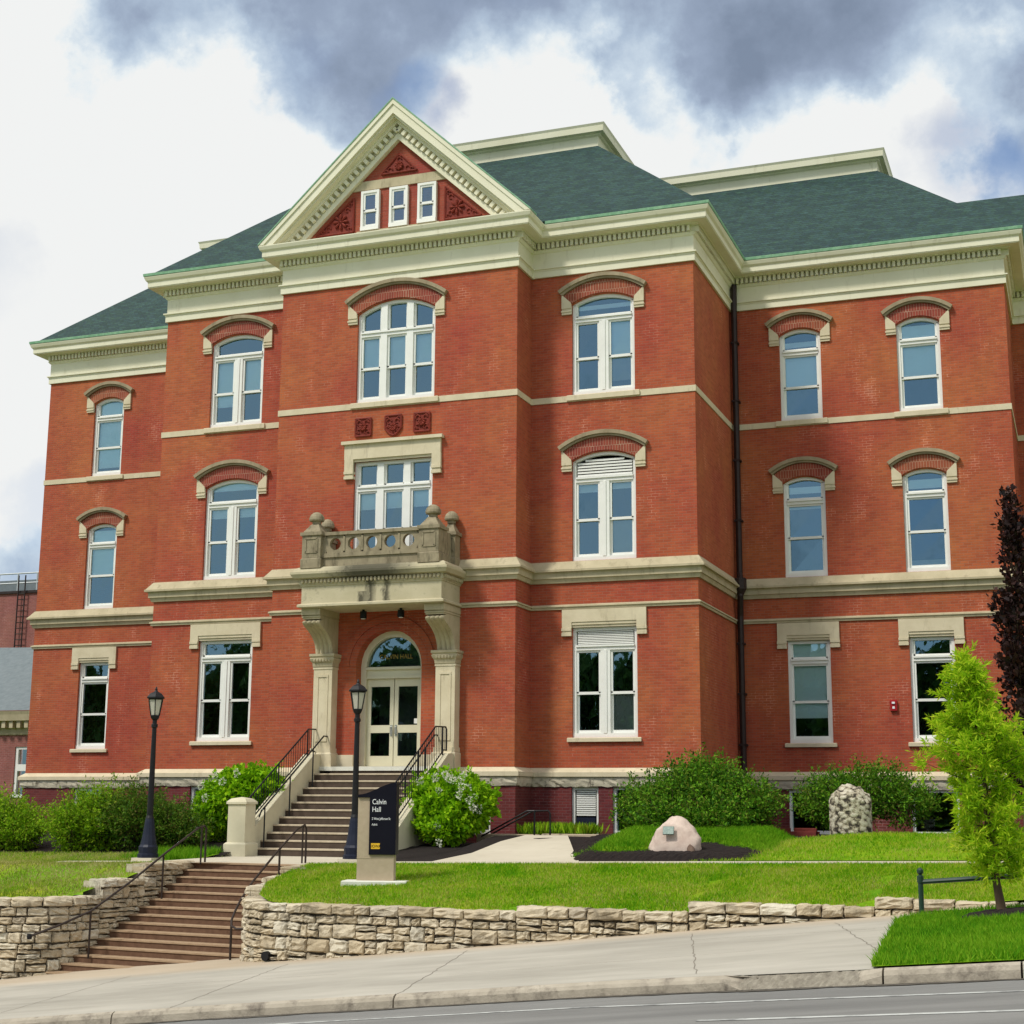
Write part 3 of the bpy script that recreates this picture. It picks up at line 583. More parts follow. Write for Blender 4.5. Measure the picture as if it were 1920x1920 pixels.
# gable over the centre pavilion
GA = 21.08; gx = P1+.62
slope = (GA-16.72)/gx
b = MB()
for s in (-1, 1): b.quad((s*gx, -.62, 16.72), (0, -.62, GA), (0, 9, GA), (s*gx, 9, 16.72))
b.build('roof', SLATE, H)
gb = MB(); hw = 3.55; gb.prism([(-hw, 16.7), (hw, 16.7), (0, 16.7+hw*slope)], .0, .3); tymp = gb.build('gable_wall', brick('gable_brick', (.34, .075, .045), (.27, .057, .036), (.27, .12, .09), mort_amt=.6), H)
ln = math.hypot(gx, GA-16.72); nxr, nzr = (GA-16.72)/ln, gx/ln
def rake(b, o_in, o_out, y0, y1, ztrim=16.705):
    for s in (-1, 1):
        # offsets measured inwards, square to the slope
        def edge(o):
            zt = GA-o/nzr; xe = gx-(ztrim-16.72)/slope-o/nxr
            return (0, zt), (s*xe, ztrim)
        (a0, a1), (c0, c1) = edge(o_out), edge(o_in)
        b.prism([a0, a1, c1, c0][::s], y0, y1)
rk = MB(); rake(rk, .12, 0, -.64, -.5); rake(rk, .34, .12, -.60, -.3); rake(rk, .40, .34, -.50, -.2); rake(rk, .50, .40, -.30, .1); rake(rk, .70, .50, -.10, .1); rake(rk, .86, .70, -.17, .1); rake(rk, .34, .02, -.5, .2)
rko = rk.build('raking_cornice', CREAM, H)
rd2 = MB()
for s in (-1, 1):
    n = 24
    for i in range(n):
        t = (i+.6)/n; cx_ = s*(gx-.6)*(1-t); o = .595
        zc = GA-abs(cx_)*slope-o/nzr
        w, h_ = .062, .09
        ux, uz = -s*gx/ln, (GA-16.72)/ln; px_, pz_ = uz*s, abs(ux)
        q = [(cx_+ux*a*w+px_*c*h_*-1, zc+uz*a*w-pz_*c*h_) for a, c in ((-1, -1), (1, -1), (1, 1), (-1, 1))]
        if min(p[1] for p in q) > 16.72: rd2.prism(q, -.27, -.1)
tag(rd2.build('dentil_course', CREAM, rko), None, None, kind='stuff')
cp = MB()
for s in (-1, 1): cp.prism([(0, GA+.05), (s*(gx+.03), 16.75), (s*(gx+.03), 16.70), (0, GA)][::s], -.66, -.1)
cp.build('gable_flashing', COPPER, rko)
bd = MB(); bd.prism([(-2.02, 18.36), (1.98, 18.36), (1.68, 18.66), (-1.70, 18.66)], -.05, .05); bd.box(-1.42, 1.45, -.12, .03, 16.72, 16.95); bd.build('gable_stone_band', STONE, H)
def relief(poly, name='terracotta_panel', dep=.05):
    b = MB(); b.prism(poly, -.03, .05); xs = [p[0] for p in poly]; zs = [p[1] for p in poly]
    # raised leaf scrolls inside the panel outline
    cxx, czz = sum(xs)/len(xs), sum(zs)/len(zs); n = 0
    def inside(x, z):
        ok = True; sg = None
        for (xa, za), (xb, zb) in zip(poly, poly[1:]+poly[:1]):
            c = (xb-xa)*(z-za)-(zb-za)*(x-xa)
            if sg is None: sg = c > 0
            elif (c > 0) != sg: ok = False
        return ok
    k = len(poly)
    for q in range(k):
        (xa, za), (xb, zb) = poly[q], poly[(q+1) % k]; b.tube([(xa, -.035, za), (xb, -.035, zb)], .035, 6)
    w_, h_ = max(xs)-min(xs), max(zs)-min(zs); Rr = min(w_, h_)*.2
    for a in range(8):                                   # rosette of leaves with scrolls running to the corners
        t = a*math.pi/4; b.tube([(cxx+math.cos(t)*Rr*u, -.05-.02*math.sin(u*2), czz+math.sin(t)*Rr*u) for u in (.25, .6, .95, 1.2)], [.02, .04, .045, .012], 6)
    b.lathe(cxx, -.05, [(.01, czz-.05), (.05, czz-.02), (.05, czz+.02), (.01, czz+.05)], 8)
    for (px, pz_) in poly:
        for f_ in (.5, .72):
            x, z = cxx+(px-cxx)*f_, czz+(pz_-czz)*f_; rr = .065*(1.25-f_)*1.6
            b.tube([(x+rr*math.cos(t_), -.045, z+rr*math.sin(t_)) for t_ in np.linspace(0, 5, 7)], [.026, .028, .028, .026, .022, .018, .012], 6)
    return b.build(name, TERRA, H)
relief([(-.62, 18.82), (.62, 18.82), (0, 19.47)]); relief([(-2.9, 17.0), (-1.58, 17.0), (-1.58, 18.15)]); relief([(1.62, 17.0), (2.85, 17.0), (1.62, 18.1)])
relief([(-1.30, 10.2), (-.78, 10.2), (-.78, 10.76), (-1.30, 10.76)]); relief([(.70, 10.2), (1.22, 10.2), (1.22, 10.78), (.70, 10.78)])
relief([(-.28, 10.36), (-.12, 10.2), (.0, 10.14), (.12, 10.2), (.26, 10.36), (.26, 10.78), (-.28, 10.78)])
# the three gable lights
for xc in (-.965, .035, 1.02): WIN.append(dict(x0=xc-.32, x1=xc+.32, xc=xc, h=.32, zb=16.96, zs=18.30, rise=0, y=-.13, floor=4, zt=None, zm=17.62, blind=(), thin=1))

# ---- one window: frame mesh, with pane, blind, louver, sill, hood and brick arch as its children
def build_window(d):
    xc, h, zb, zs, ri, y = d['xc'], d['h'], d['zb'], d['zs'], d['rise'], d['y']; fl = d['floor']; x0, x1 = xc-h, xc+h
    f = MB(); cs = .10 if fl not in (0, 4) else .08; yo = y+.09; yi = y+.24
    if d.get('thin'): yo, yi = y+.0, y+.125
    f.box(x0, x0+cs, yo, yi, zb+.13, zs); f.box(x1-cs, x1, yo, yi, zb+.13, zs); f.box(x0, x1, yo-.02, yi, zb, zb+.13)
    top = arcpts(xc, h, zs, ri) if ri else [(x0, zs), (x1, zs)]
    if ri:
        inner = arcpts(xc, h-cs, zs-.02, ri-.075)
        for i in range(len(top)-1):
            f.prism([inner[i], inner[i+1], top[i+1], top[i]], yo, yi)
    else:
        f.box(x0+cs, x1-cs, yo, yi, zs-cs, zs); inner = [(x0+cs, zs-cs), (x1-cs, zs-cs)]
    xl, xr = x0+cs, x1-cs; zt, zm = d['zt'], d['zm']; pn = MB(); sash = []
    def zin(x):                                          # underside of the head at x
        return float(np.interp(x, [p[0] for p in inner], [p[1] for p in inner]))
    if zt:
        f.box(xl, xr, yo-.015, yi, zt, zt+.16); f.box(xl, xr, yo-.055, yo-.01, zt+.10, zt+.155)
        lights = []
        if d.get('double'): mw = .15; lights = [(xl, xc-mw, 'l'), (xc+mw, xr, 'r')]; f.box(xc-mw, xc+mw, yo-.01, yi, zb+.13, zt); f.box(xc-.05, xc+.05, yo-.035, yo-.01, zb+.13, zt)
        elif d.get('triple'):
            mw = .11; o = .45; lights = [(xl, xc-o-mw, ''), (xc-o+mw, xc+o-mw, ''), (xc+o+mw, xr, '')]
            for s in (-1, 1): f.prism([(xc+s*o-mw, zb+.13), (xc+s*o+mw, zb+.13), (xc+s*o+mw, zin(xc+s*o+mw)+.01), (xc+s*o-mw, zin(xc+s*o-mw)+.01)], yo-.02, yi+.005)
        else: lights = [(xl, xr, '')]
        tops = lights if d.get('triple') else [(xl, xr, '')]
        for a, c, _ in tops:
            m = .055
            if d.get('louver'): continue
            f.box(a, a+m, yo+.05, yi, zt+.16, zin(a+m)); f.box(c-m, c, yo+.05, yi, zt+.16, zin(c-m)); f.box(a, c, yo+.05, yi, zt+.16, zt+.16+.06)
            pts = [(x, zin(x)) for x in np.linspace(c, a, 10)]
            if not ri: pts = [(c, zin(c)), (a, zin(a))]
            pn.quad((a, yi-.03, zt+.16), (c, yi-.03, zt+.16), *[(x, yi-.03, z) for x, z in pts])
        stop = zt
    else: lights = [(xl, xr, '')]; stop = zs-cs
    if fl == 0:
        if not d.get('louver'): pn.quad((xl, yi-.03, zb+.13), (xr, yi-.03, zb+.13), (xr, yi-.03, stop), (xl, yi-.03, stop))
    else:
        for a, c, k in lights:
            m = .065; zlo = zb+.13
            f.box(a, a+m, yo+.03, yi-.04, zm, stop); f.box(c-m, c, yo+.03, yi-.04, zm, stop); f.box(a+m, c-m, yo+.03, yi-.04, stop-m, stop); f.box(a, c, yo+.03, yi-.03, zm-.035, zm+.045)
            f.box(a, a+m, yo+.08, yi, zlo, zm-.035); f.box(c-m, c, yo+.08, yi, zlo, zm-.035); f.box(a+m, c-m, yo+.08, yi, zlo, zlo+.09)
            j = rng.normal(0, .007, 4)
            pn.quad((a+m, yi-.07+j[0], zm), (c-m, yi-.07+j[1], zm), (c-m, yi-.07+j[2], stop), (a+m, yi-.07+j[3], stop)); pn.quad((a+m, yi-.03, zlo), (c-m, yi-.03, zlo), (c-m, yi-.03+j[2], zm), (a+m, yi-.03+j[1], zm))
    w = f.build('window', WHITE, H)
    if pn.v: pn.build('pane', GLASS, w)
    mats = {}
    for k, t0, t1, mt in d['blind']:                     # t: share of the light covered, from its top
        bb = mats.setdefault(mt.name, (MB(), mt))[0]; yb_ = y+.265
        for a, c, kk in (lights if k[0] in 'ul' else [(xl, xr, '')]):
            if k[0] in 'ul' and len(k) > 1 and k[1] != kk: continue
            hi, lo = {'u': (stop, zm), 'l': (zm, zb+.1), 't': (zs+ri, (zt or zs)+.16)}[k[0]]
            bb.box(a+.0, c-.0, yb_, yb_+.01, hi+(lo-hi)*t1, hi+(lo-hi)*t0)
    for bb, mt in mats.values(): bb.build('blind' if mt is BLIND else 'backing_board', mt, w)
    if d.get('louver'):
        lv = MB(); za, zz = (zt+.18, zs-cs if not ri else zs+ri) if zt else (zb+.2, zs-cs); nsl = 8 if zt else 12
        lo_ = za if zt else zb+.55
        for i in range(nsl):
            z = lo_+(zz-lo_)*i/nsl; s_ = (zz-lo_)/nsl
            xa, xb = xl+.04, xr-.04
            if ri:
                while z+s_*.95 > zin(xa) and xa < xc: xa += .05; xb -= .05
                if xa >= xc-.1: continue
            lv.prismx([(yo+.03, z), (yo+.03, z+s_*.60), (yo+.05, z+s_*.66), (yi-.01, z+s_*.98), (yi, z+s_*.92), (yo+.05, z)], xa, xb)
        lv.build('louver', WHITE, w)
        if not zt: q = MB(); q.box(xl+.05, xr-.05, yo+.02, yi, zb+.14, zb+.5); q.build('vent_box', BLUEP, w)
    if fl == 1:
        s_ = MB(); s_.cbox(x0-.14, x1+.12, y-.09, y+.1, zb-.125, zb-.004, .02); s_.build('sill', STONEL, w)
        hd = MB(); o = .30; zt_ = 4.655
        hd.box(x0-o, x1+o, y-.08, y+.05, zs+.16, zt_); hd.box(x0-o, x0-.0, y-.08, y+.05, zs-.02, zs+.16); hd.box(x1+.0, x1+o, y-.08, y+.05, zs-.02, zs+.16)
        hd.box(x0, x1, y-.055, y+.08, zs+.075, zs+.16); hd.box(x0, x1, y-.02, y+.08, zs, zs+.075)
        for xa, xb in ((x0-o-.012, x0-.01), (x1+.01, x1+o+.012)): hd.box(xa, xb, y-.095, y+.05, zs-.10, zs-.02); hd.box(xa+.012, xb-.01, y-.07, y+.05, zs-.155, zs-.10); hd.box(xa, xb, y-.085, y+.05, zs-.255, zs-.155)
        hd.build('stone_lintel', STONEL, w)
    if fl in (2, 3) and not (fl == 2 and d.get('triple')):
        k = 1.0 if h > .8 else .82
        if fl == 3: s_ = MB(); s_.cbox(x0-.16, x1+.16, y-.085, y+.1, zb-.17, zb-.004, .02); s_.build('sill', STONEL, w)
        tipx = h+(.42 if h > .8 else .44); crest = zs+ri+(.64 if h > .8 else .63); tz = zs+.455; th = .115
        oa = arcpts(xc, tipx, tz, crest-tz, 20); ia = arcpts(xc, tipx-.06, tz-th+.02, crest-th-(tz-th+.02), 20)
        hd = MB()
        for i in range(20):
            hd.prism([ia[i], ia[i+1], oa[i+1], oa[i]], y-.17, y+.03)
        ia2 = arcpts(xc, tipx-.12, tz-th-.035, crest-th-.06-(tz-th-.035), 20)
        for i in range(20): hd.prism([ia2[i], ia2[i+1], ia[i+1], ia[i]], y-.11, y+.03)
        hd.build('hood_mould', HOODST, w)
        for s in (-1, 1):
            co = MB(); pts = [(h+.0, zs-.12), (h+.32, zs-.12), (h+.32, tz-th-.03), (h+.29, tz-th-.02), (h+.02, zs+.06)]
            co.prism([(xc+s*a, z) for a, z in pts][::s], y-.075, y+.05)
            for za, zc, pr, e in ((zs-.185, zs-.12, .05, -.02), (zs-.235, zs-.185, .085, 0), (zs-.31, zs-.235, .06, -.015)):
                q = [(h+.0, za), (h+.33+e, za), (h+.33+e, zc), (h+.0, zc)]; co.prism([(xc+s*a, z) for a, z in q][::s], y-pr, y+.05)
            co.build('corbel', STONEL, w)
        br = MB(); a1 = arcpts(xc, h+.01, zs+.03, ri, 20); a2 = arcpts(xc, tipx-.14, tz-th-.05, crest-th-.07-(tz-th-.05), 20)
        for i in range(20): br.prism([a1[i], a1[i+1], a2[i+1], a2[i]], y-.035, y+.03)
        br.build('brick_arch', ARCH, w)
    if fl == 2 and d.get('triple'):
        hd = MB(); hd.box(-1.64, 1.62, -.10, .05, 9.46, 9.98); hd.box(-1.72, 1.70, -.19, .04, 9.93, 10.03); hd.box(-1.33, 1.33, -.05, .06, 9.38, 9.46)
        for s in (-1, 1): xa, xb = sorted((s*1.33, s*1.63)); hd.box(xa, xb, -.10, .05, 9.08, 9.46); hd.box(xa-.01, xb+.01, -.12, .05, 9.0, 9.08); hd.box(xa+.01, xb-.01, -.09, .05, 8.93, 9.0); hd.box(xa-.01, xb+.01, -.11, .05, 8.84, 8.93)
        hd.build('stone_lintel', STONEL, w)
for d in WIN: build_window(d)

# ---- entrance: recessed arched doorway
dw = MB(); yd = .42
out = arcpts(0, 1.08, 3.02, 1.08, 24); inn = arcpts(0, .90, 3.02, .90, 24)
for i in range(24): dw.prism([inn[i], inn[i+1], out[i+1], out[i]], yd-.08, yd+.2)
for s in (-1, 1): xa, xb = sorted((s*.90, s*1.08)); dw.box(xa, xb, yd-.08, yd+.2, 0, 3.02)
dw.box(-.90, .90, yd-.02, yd+.2, 2.66, 3.02); dw.box(-.93, .93, yd-.10, yd-.02, 2.93, 3.0); dw.box(-.90, .90, yd-.06, yd-.02, 2.66, 2.74)
fr = dw.build('door_frame', DOORP, H)
fg = MB(); fg.quad((-.9, yd+.08, 3.02), *[(x, yd+.08, z) for x, z in inn[::-1][:1]], *[(x, yd+.08, z) for x, z in inn[::-1][1:]]); fg.build('fanlight', GLASS, fr)
for s in (-1, 1):
    xa, xb = sorted((s*.012, s*.895)); lf = MB(); ya, yb2 = yd+.03, yd+.085
    m = .125
    lf.box(xa, xa+m, ya, yb2, .03, 2.655); lf.box(xb-m, xb, ya, yb2, .03, 2.655)
    for za, zc in ((.03, .34), (1.03, 1.26), (2.42, 2.655)): lf.box(xa+m, xb-m, ya, yb2, za, zc)
    dr_ = lf.build('door', DOORP, H)
    pg = MB(); pg.quad((xa+m, ya+.03, .34), (xb-m, ya+.03, .34), (xb-m, ya+.03, 1.03), (xa+m, ya+.03, 1.03)); pg.quad((xa+m, ya+.03, 1.26), (xb-m, ya+.03, 1.26), (xb-m, ya+.03, 2.42), (xa+m, ya+.03, 2.42)); pg.build('pane', GLASS, dr_)
    hx = s*.075; ph = MB(); ph.box(hx-.035, hx+.035, ya-.012, ya-.001, .93, 1.26); ph.tube([(hx, ya-.012, .98), (hx, ya-.08, 1.0), (hx, ya-.08, 1.19), (hx, ya-.012, 1.21)], .016, 6); ph.build('handle', STEEL, dr_)
    if s > 0: nt_ = MB(); nt_.box(.66, .77, ya+.015, ya+.026, 1.3, 1.45); nt_.build('notice', WHITE, dr_)
th_ = MB(); th_.box(-1.08, 1.08, -.2, yd+.3, -.16, .018); th_.build('door_sill', STONEL, H)
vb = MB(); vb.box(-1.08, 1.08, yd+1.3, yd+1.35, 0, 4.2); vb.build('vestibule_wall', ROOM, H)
ba = MB()
for r_a, r_b, pr in ((1.085, 1.30, .02), (1.31, 1.52, .035)):
    a1 = arcpts(0, r_a, 3.02, r_a, 24); a2 = arcpts(0, r_b, 3.02, r_b, 24)
    for i in range(24): ba.prism([a1[i], a1[i+1], a2[i+1], a2[i]], -pr, .02)
ba.build('brick_arch', BRICK, H)
def text(body, size, loc, rot, mat, parent, name='lettering', ext=.006, ax='LEFT', sx=1.0):
    cu = bpy.data.curves.new(name, 'FONT'); cu.body = body; cu.size = size; cu.extrude = ext; cu.align_x = ax
    t = bpy.data.objects.new(name+'_tmp', cu); COL.objects.link(t); bpy.context.view_layer.update()
    me = bpy.data.meshes.new_from_object(t.evaluated_get(bpy.context.evaluated_depsgraph_get())); bpy.data.objects.remove(t)
    me.materials.clear(); me.materials.append(mat); o = bpy.data.objects.new(name, me); COL.objects.link(o); o.location = loc; o.rotation_euler = rot; o.scale = (sx, 1, 1)
    if parent is not None: o.parent = parent
    return o
text('CALVIN HALL', .20, (.02, yd+.06, 3.26), (math.pi/2, 0, 0), simple('faded_gilt', (.38, .27, .05), (.16, .12, .03), 5, .6, 0), fr, ax='CENTER', sx=.9)
# plinth, piers, consoles, balcony
for s in (-1, 1):
    pl = MB(); xa, xb = sorted((s*1.09, s*1.70)); pl.box(xa, xb, -.07, .05, -.1, .36)
    xa, xb = sorted((s*1.62, s*2.38)); pl.cbox(xa, xb, -.46, .04, -.7, .42, .04)
    pl.build('plinth', STONEL, H)
for s in (-1, 1):
    pr_ = MB(); xa, xb = sorted((s*1.70, s*2.32))
    pr_.box(xa, xb, -.38, .03, .42, 2.92); pr_.box(xa-.03, xb+.03, -.42, .03, .42, .55)
    # moulded panel standing round the pier face
    for z0, z1, a, c in ((.75, .80, xa+.12, xb-.12), (2.68, 2.75, xa+.12, xb-.12)): pr_.box(a, c, -.405, -.38, z0, z1)
    for a in (xa+.12, xb-.17): pr_.box(a, a+.05, -.40, -.38, .80, 2.68)
    pr_.box(xa-.02, xb+.02, -.40, .03, 2.92, 2.98)
    pr_.build('pier', STONEL, H)
    cpb = MB(); prof = [(0, 2.98), (.02, 3.0), (.03, 3.1), (.08, 3.18), (.10, 3.24), (.07, 3.27), (.11, 3.31), (.11, 3.38), (0, 3.385)]
    cpb.sweep([(xa, .02), (xa, -.40), (xb, -.40), (xb, .02)], prof); cpb.box(xa, xb, -.40, .02, 2.985, 3.38)
    for i in range(6): cpb.lathe(xa+.06+i*(xb-xa-.12)/5, -.47, [(.01, 3.12), (.04, 3.15), (.045, 3.2), (.03, 3.24)], 8)
    cpb.build('capital', STONE, H)
    # scrolled console carrying the balcony
    k = MB(); zz = np.linspace(3.385, 4.35, 26); P = []
    def fy(z):
        t = (z-3.385)/(4.35-3.385)
        return -float(np.interp(t, [0, .15, .3, .42, .54, .64, .72, .79, .86, .92, .96, 1], [.36, .38, .44, .53, .66, .82, .98, 1.14, 1.26, 1.27, 1.20, 1.05]))
    rows = []
    for z in zz:
        row = [(xa+.02, .02, z)]
        for i in range(21):
            u = i/20; x = xa+.02+(xb-xa-.04)*u; row.append((x, fy(z)+.06*abs(math.sin(u*math.pi*4))**.7*0-.055*abs(math.sin(u*math.pi*4))+.03 if 0 < u < 1 else fy(z)+.02, z))
        row.append((xb-.02, .02, z)); rows.append(row)
    k.grid(rows); k.box(xa-.0, xb+.0, -1.30, .02, 4.47, 4.66); k.box(xa+.02, xb-.02, -1.24, .02, 4.35, 4.47); k.box(xa-.0, xb+.0, -1.27, .02, 4.40, 4.44)
    k.build('console', STONE, H)
bl = MB(); bl.box(-2.28, 2.28, -1.40, .02, 4.76, 5.50); bl.sweep([(-2.28, .02), (-2.28, -1.40), (2.28, -1.40), (2.28, .02)], [(0, 4.80), (.08, 4.77), (.10, 4.75), (.10, 4.69), (.04, 4.67), (-.1, 4.665)]); bl.box(-2.26, 2.26, -1.38, .02, 4.665, 4.77)
bl.sweep([(-2.28, .02), (-2.28, -1.40), (2.28, -1.40), (2.28, .02)], [(0, 5.31), (.03, 5.32), (.03, 5.35), (.06, 5.37), (.06, 5.52), (.20, 5.55), (.23, 5.60), (.27, 5.66), (.27, 5.73), (.20, 5.75), (.17, 5.82), (.09, 5.88), (-.4, 5.92)])
bal = bl.build('balcony', BALC, H)
be = MB()
for (xa, ya), (xb, yb) in (((-2.28, -1.40), (2.28, -1.40)), ((2.28, -1.40), (2.28, 0)), ((-2.28, 0), (-2.28, -1.40))):
    l_ = math.hypot(xb-xa, yb-ya); n = int(l_/.125)
    for i in range(n):
        t = (i+.5)/n; x, yv = xa+(xb-xa)*t, ya+(yb-ya)*t; nx, ny = (yb-ya)/l_, -(xb-xa)/l_
        be.lathe(x+nx*.085, yv+ny*.085, [(.012, 5.385), (.04, 5.41), (.05, 5.455), (.045, 5.50), (.02, 5.52)], 8)
tag(be.build('egg_moulding', STONE, bal), None, None, kind='stuff')
bp_ = MB(); yf = -1.40
def holed(b, x0, x1, z0, z1, y0, y1, r):
    xc, zc = (x0+x1)/2, (z0+z1)/2; n = 24; circ = []; sq = []
    for i in range(n):
        a = 2*math.pi*i/n; c, s = math.cos(a), math.sin(a); m = min((x1-x0)/2/max(abs(c), 1e-6), (z1-z0)/2/max(abs(s), 1e-6))
        circ.append((xc+r*c, zc+r*s)); sq.append((xc+m*c, zc+m*s))
    for i in range(n):
        j = (i+1) % n
        for yy in (y0, y1): b.quad((sq[i][0], yy, sq[i][1]), (sq[j][0], yy, sq[j][1]), (circ[j][0], yy, circ[j][1]), (circ[i][0], yy, circ[i][1]))
        b.quad((circ[i][0], y0, circ[i][1]), (circ[j][0], y0, circ[j][1]), (circ[j][0], y1, circ[j][1]), (circ[i][0], y1, circ[i][1]))
cells = np.linspace(-1.50, 1.50, 6)
for a, c in zip(cells[:-1], cells[1:]): holed(bp_, a, c, 6.30, 6.83, yf+.0, yf+.16, .185)
bp_.box(-1.62, 1.62, yf-.0, yf+.2, 5.86, 6.30); bp_.box(-1.62, 1.62, yf-.05, yf-.0, 6.16, 6.28); bp_.box(-1.62, 1.62, yf-.06, yf+.22, 6.83, 6.93); bp_.box(-1.62, -1.5, yf, yf+.16, 6.3, 6.83); bp_.box(1.5, 1.62, yf, yf+.16, 6.3, 6.83)
for s in (-1, 1): xa, xb = sorted((s*2.0, s*2.16)); bp_.box(xa, xb, -1.0, -.3, 5.86, 6.85)
for a in cells[1:-1]: bp_.box(a-.03, a+.03, yf-.025, yf, 6.34, 6.79)
bp_.build('parapet', PARAPET, bal)
for sx in (-1, 1):
    for yc, w, zt_ in ((-1.25, .31, 7.0), (-.22, .20, 6.98)):
        pd = MB(); xc = sx*1.92 if yc < -1 else sx*2.08
        pd.cbox(xc-w-.03, xc+w+.03, yc-w-.03, min(yc+w+.03, -.005), 5.84, 6.16, .04); pd.box(xc-w, xc+w, yc-w, min(yc+w, -.01), 6.16, zt_-.16)
        pd.box(xc-w-.05, xc+w+.05, yc-w-.05, min(yc+w+.05, -.008), zt_-.16, zt_-.06); 
        for q in (-1, 1): pd.box(xc+q*w*.62-.03, xc+q*w*.62+.03, yc-w-.02, yc-w, 6.32, zt_-.26)
        pd.box(xc-w*.62, xc+w*.62, yc-w-.02, yc-w, 6.30, 6.36); pd.box(xc-w*.62, xc+w*.62, yc-w-.02, yc-w, zt_-.28, zt_-.22)
        z = zt_-.06; pd.lathe(xc, yc, [(w*1.35, z), (w*1.25, z+.05), (w*.85, z+.17), (w*.6, z+.26), (.13, z+.29)], 4, .5)
        k = 1.0 if yc < -1 else .92
        pd.lathe(xc, yc, [(.13, z+.28), (.135, z+.36), (.22*k, z+.38), (.235*k, z+.42), (.225*k, z+.50), (.18*k, z+.58), (.10*k, z+.64), (.02, z+.665)], 16)
        pd.build('pedestal', PARAPET, bal)
# downspout in the corner beside the right bay
dp = MB(); xd, yd_ = 9.42, 6.33
dp.tube([(xd, yd_+.05, 16.05), (xd, yd_, 15.2), (xd, yd_, 6.3)], .10, 8); dp.tube([(xd, yd_, 6.3), (xd+.06, yd_-.22, 5.95), (xd+.06, yd_-.25, 5.55), (xd, yd_-.02, 4.9), (xd, yd_, -2.2)], .10, 8)
dp.lathe(xd+.06, yd_-.22, [(.09, 5.55), (.20, 5.75), (.21, 6.08), (.16, 6.12)], 8)
for z in (14, 12, 10, 8, 4, 2.4, .8): dp.box(xd-.12, xd+.12, yd_-.10, yd_+.2, z, z+.06)
dp.build('downspout', PIPE, H)

# porch spotlights hang under the balcony
for x, w_ in ((-.62, 'left'), (.62, 'right')):
    t = thing('spotlight', f'black can spotlight under the balcony over the {w_} door leaf', 'lamp', 'spotlights under the balcony')
    b = MB(); b.lathe(x, -.55, [(.04, 4.665), (.04, 4.62), (.10, 4.61), (.105, 4.40), (.09, 4.39)], 12); b.build('housing', BLACK, t); b = MB(); b.lathe(x, -.55, [(.07, 4.388), (.065, 4.38)], 12); b.build('lens', SIGNW, t)
t = thing('fire_alarm', 'small red fire alarm strobe box on the brick wall between ground floor windows', 'alarm')
b = MB(); b.cbox(13.98, 14.19, 6.44, YW, 1.84, 2.17, .015); b.build('body', REDP, t); b = MB(); b.box(14.04, 14.13, 6.405, 6.439, 2.05, 2.11); b.box(14.05, 14.12, 6.43, 6.4385, 1.9, 1.97); b.build('strobe', SIGNW, t)

# ------------------------------------------------------------------ entrance stairs
st = thing('entrance_stairs', 'dark concrete flight of twelve steps between cream cheek walls up to the doors', 'stairs')
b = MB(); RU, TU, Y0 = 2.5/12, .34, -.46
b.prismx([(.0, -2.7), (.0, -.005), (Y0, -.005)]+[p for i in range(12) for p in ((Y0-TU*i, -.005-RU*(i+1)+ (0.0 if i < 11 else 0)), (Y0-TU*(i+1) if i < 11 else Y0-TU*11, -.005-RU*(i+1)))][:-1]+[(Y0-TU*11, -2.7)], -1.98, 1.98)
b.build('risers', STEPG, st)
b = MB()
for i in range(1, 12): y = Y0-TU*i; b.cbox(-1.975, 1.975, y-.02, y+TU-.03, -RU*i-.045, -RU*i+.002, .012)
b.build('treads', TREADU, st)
b = MB(); b.box(-1.98, 1.98, -.50, -.46, -.12, -.0); b.build('top_slab', SLABW, st)
for s in (-1, 1):
    b = MB(); xa, xb = sorted((s*1.98, s*2.34)); yb_ = -4.28 if s < 0 else -4.75
    sl_ = RU/TU; zb_ = .36-sl_*(-.82-yb_)
    b.prismx([(-.44, -2.7), (-.44, .36), (-.82, .36), (yb_, zb_), (yb_, -2.7)], xa, xb); b.build('cheek_wall', CONCST, st)
b = MB(); xc, yc = -2.2, -4.55; b.cbox(xc-.34, xc+.34, yc-.34, yc+.34, -2.62, -2.14, .05); b.box(xc-.27, xc+.27, yc-.27, yc+.27, -2.14, -1.12); b.cbox(xc-.31, xc+.31, yc-.31, yc+.31, -1.12, -1.03, .03)
b.lathe(xc, yc, [(.40, -1.03), (.30, -.97), (.02, -.93)], 4, .5); b.build('newel_pier', CONCST, st)
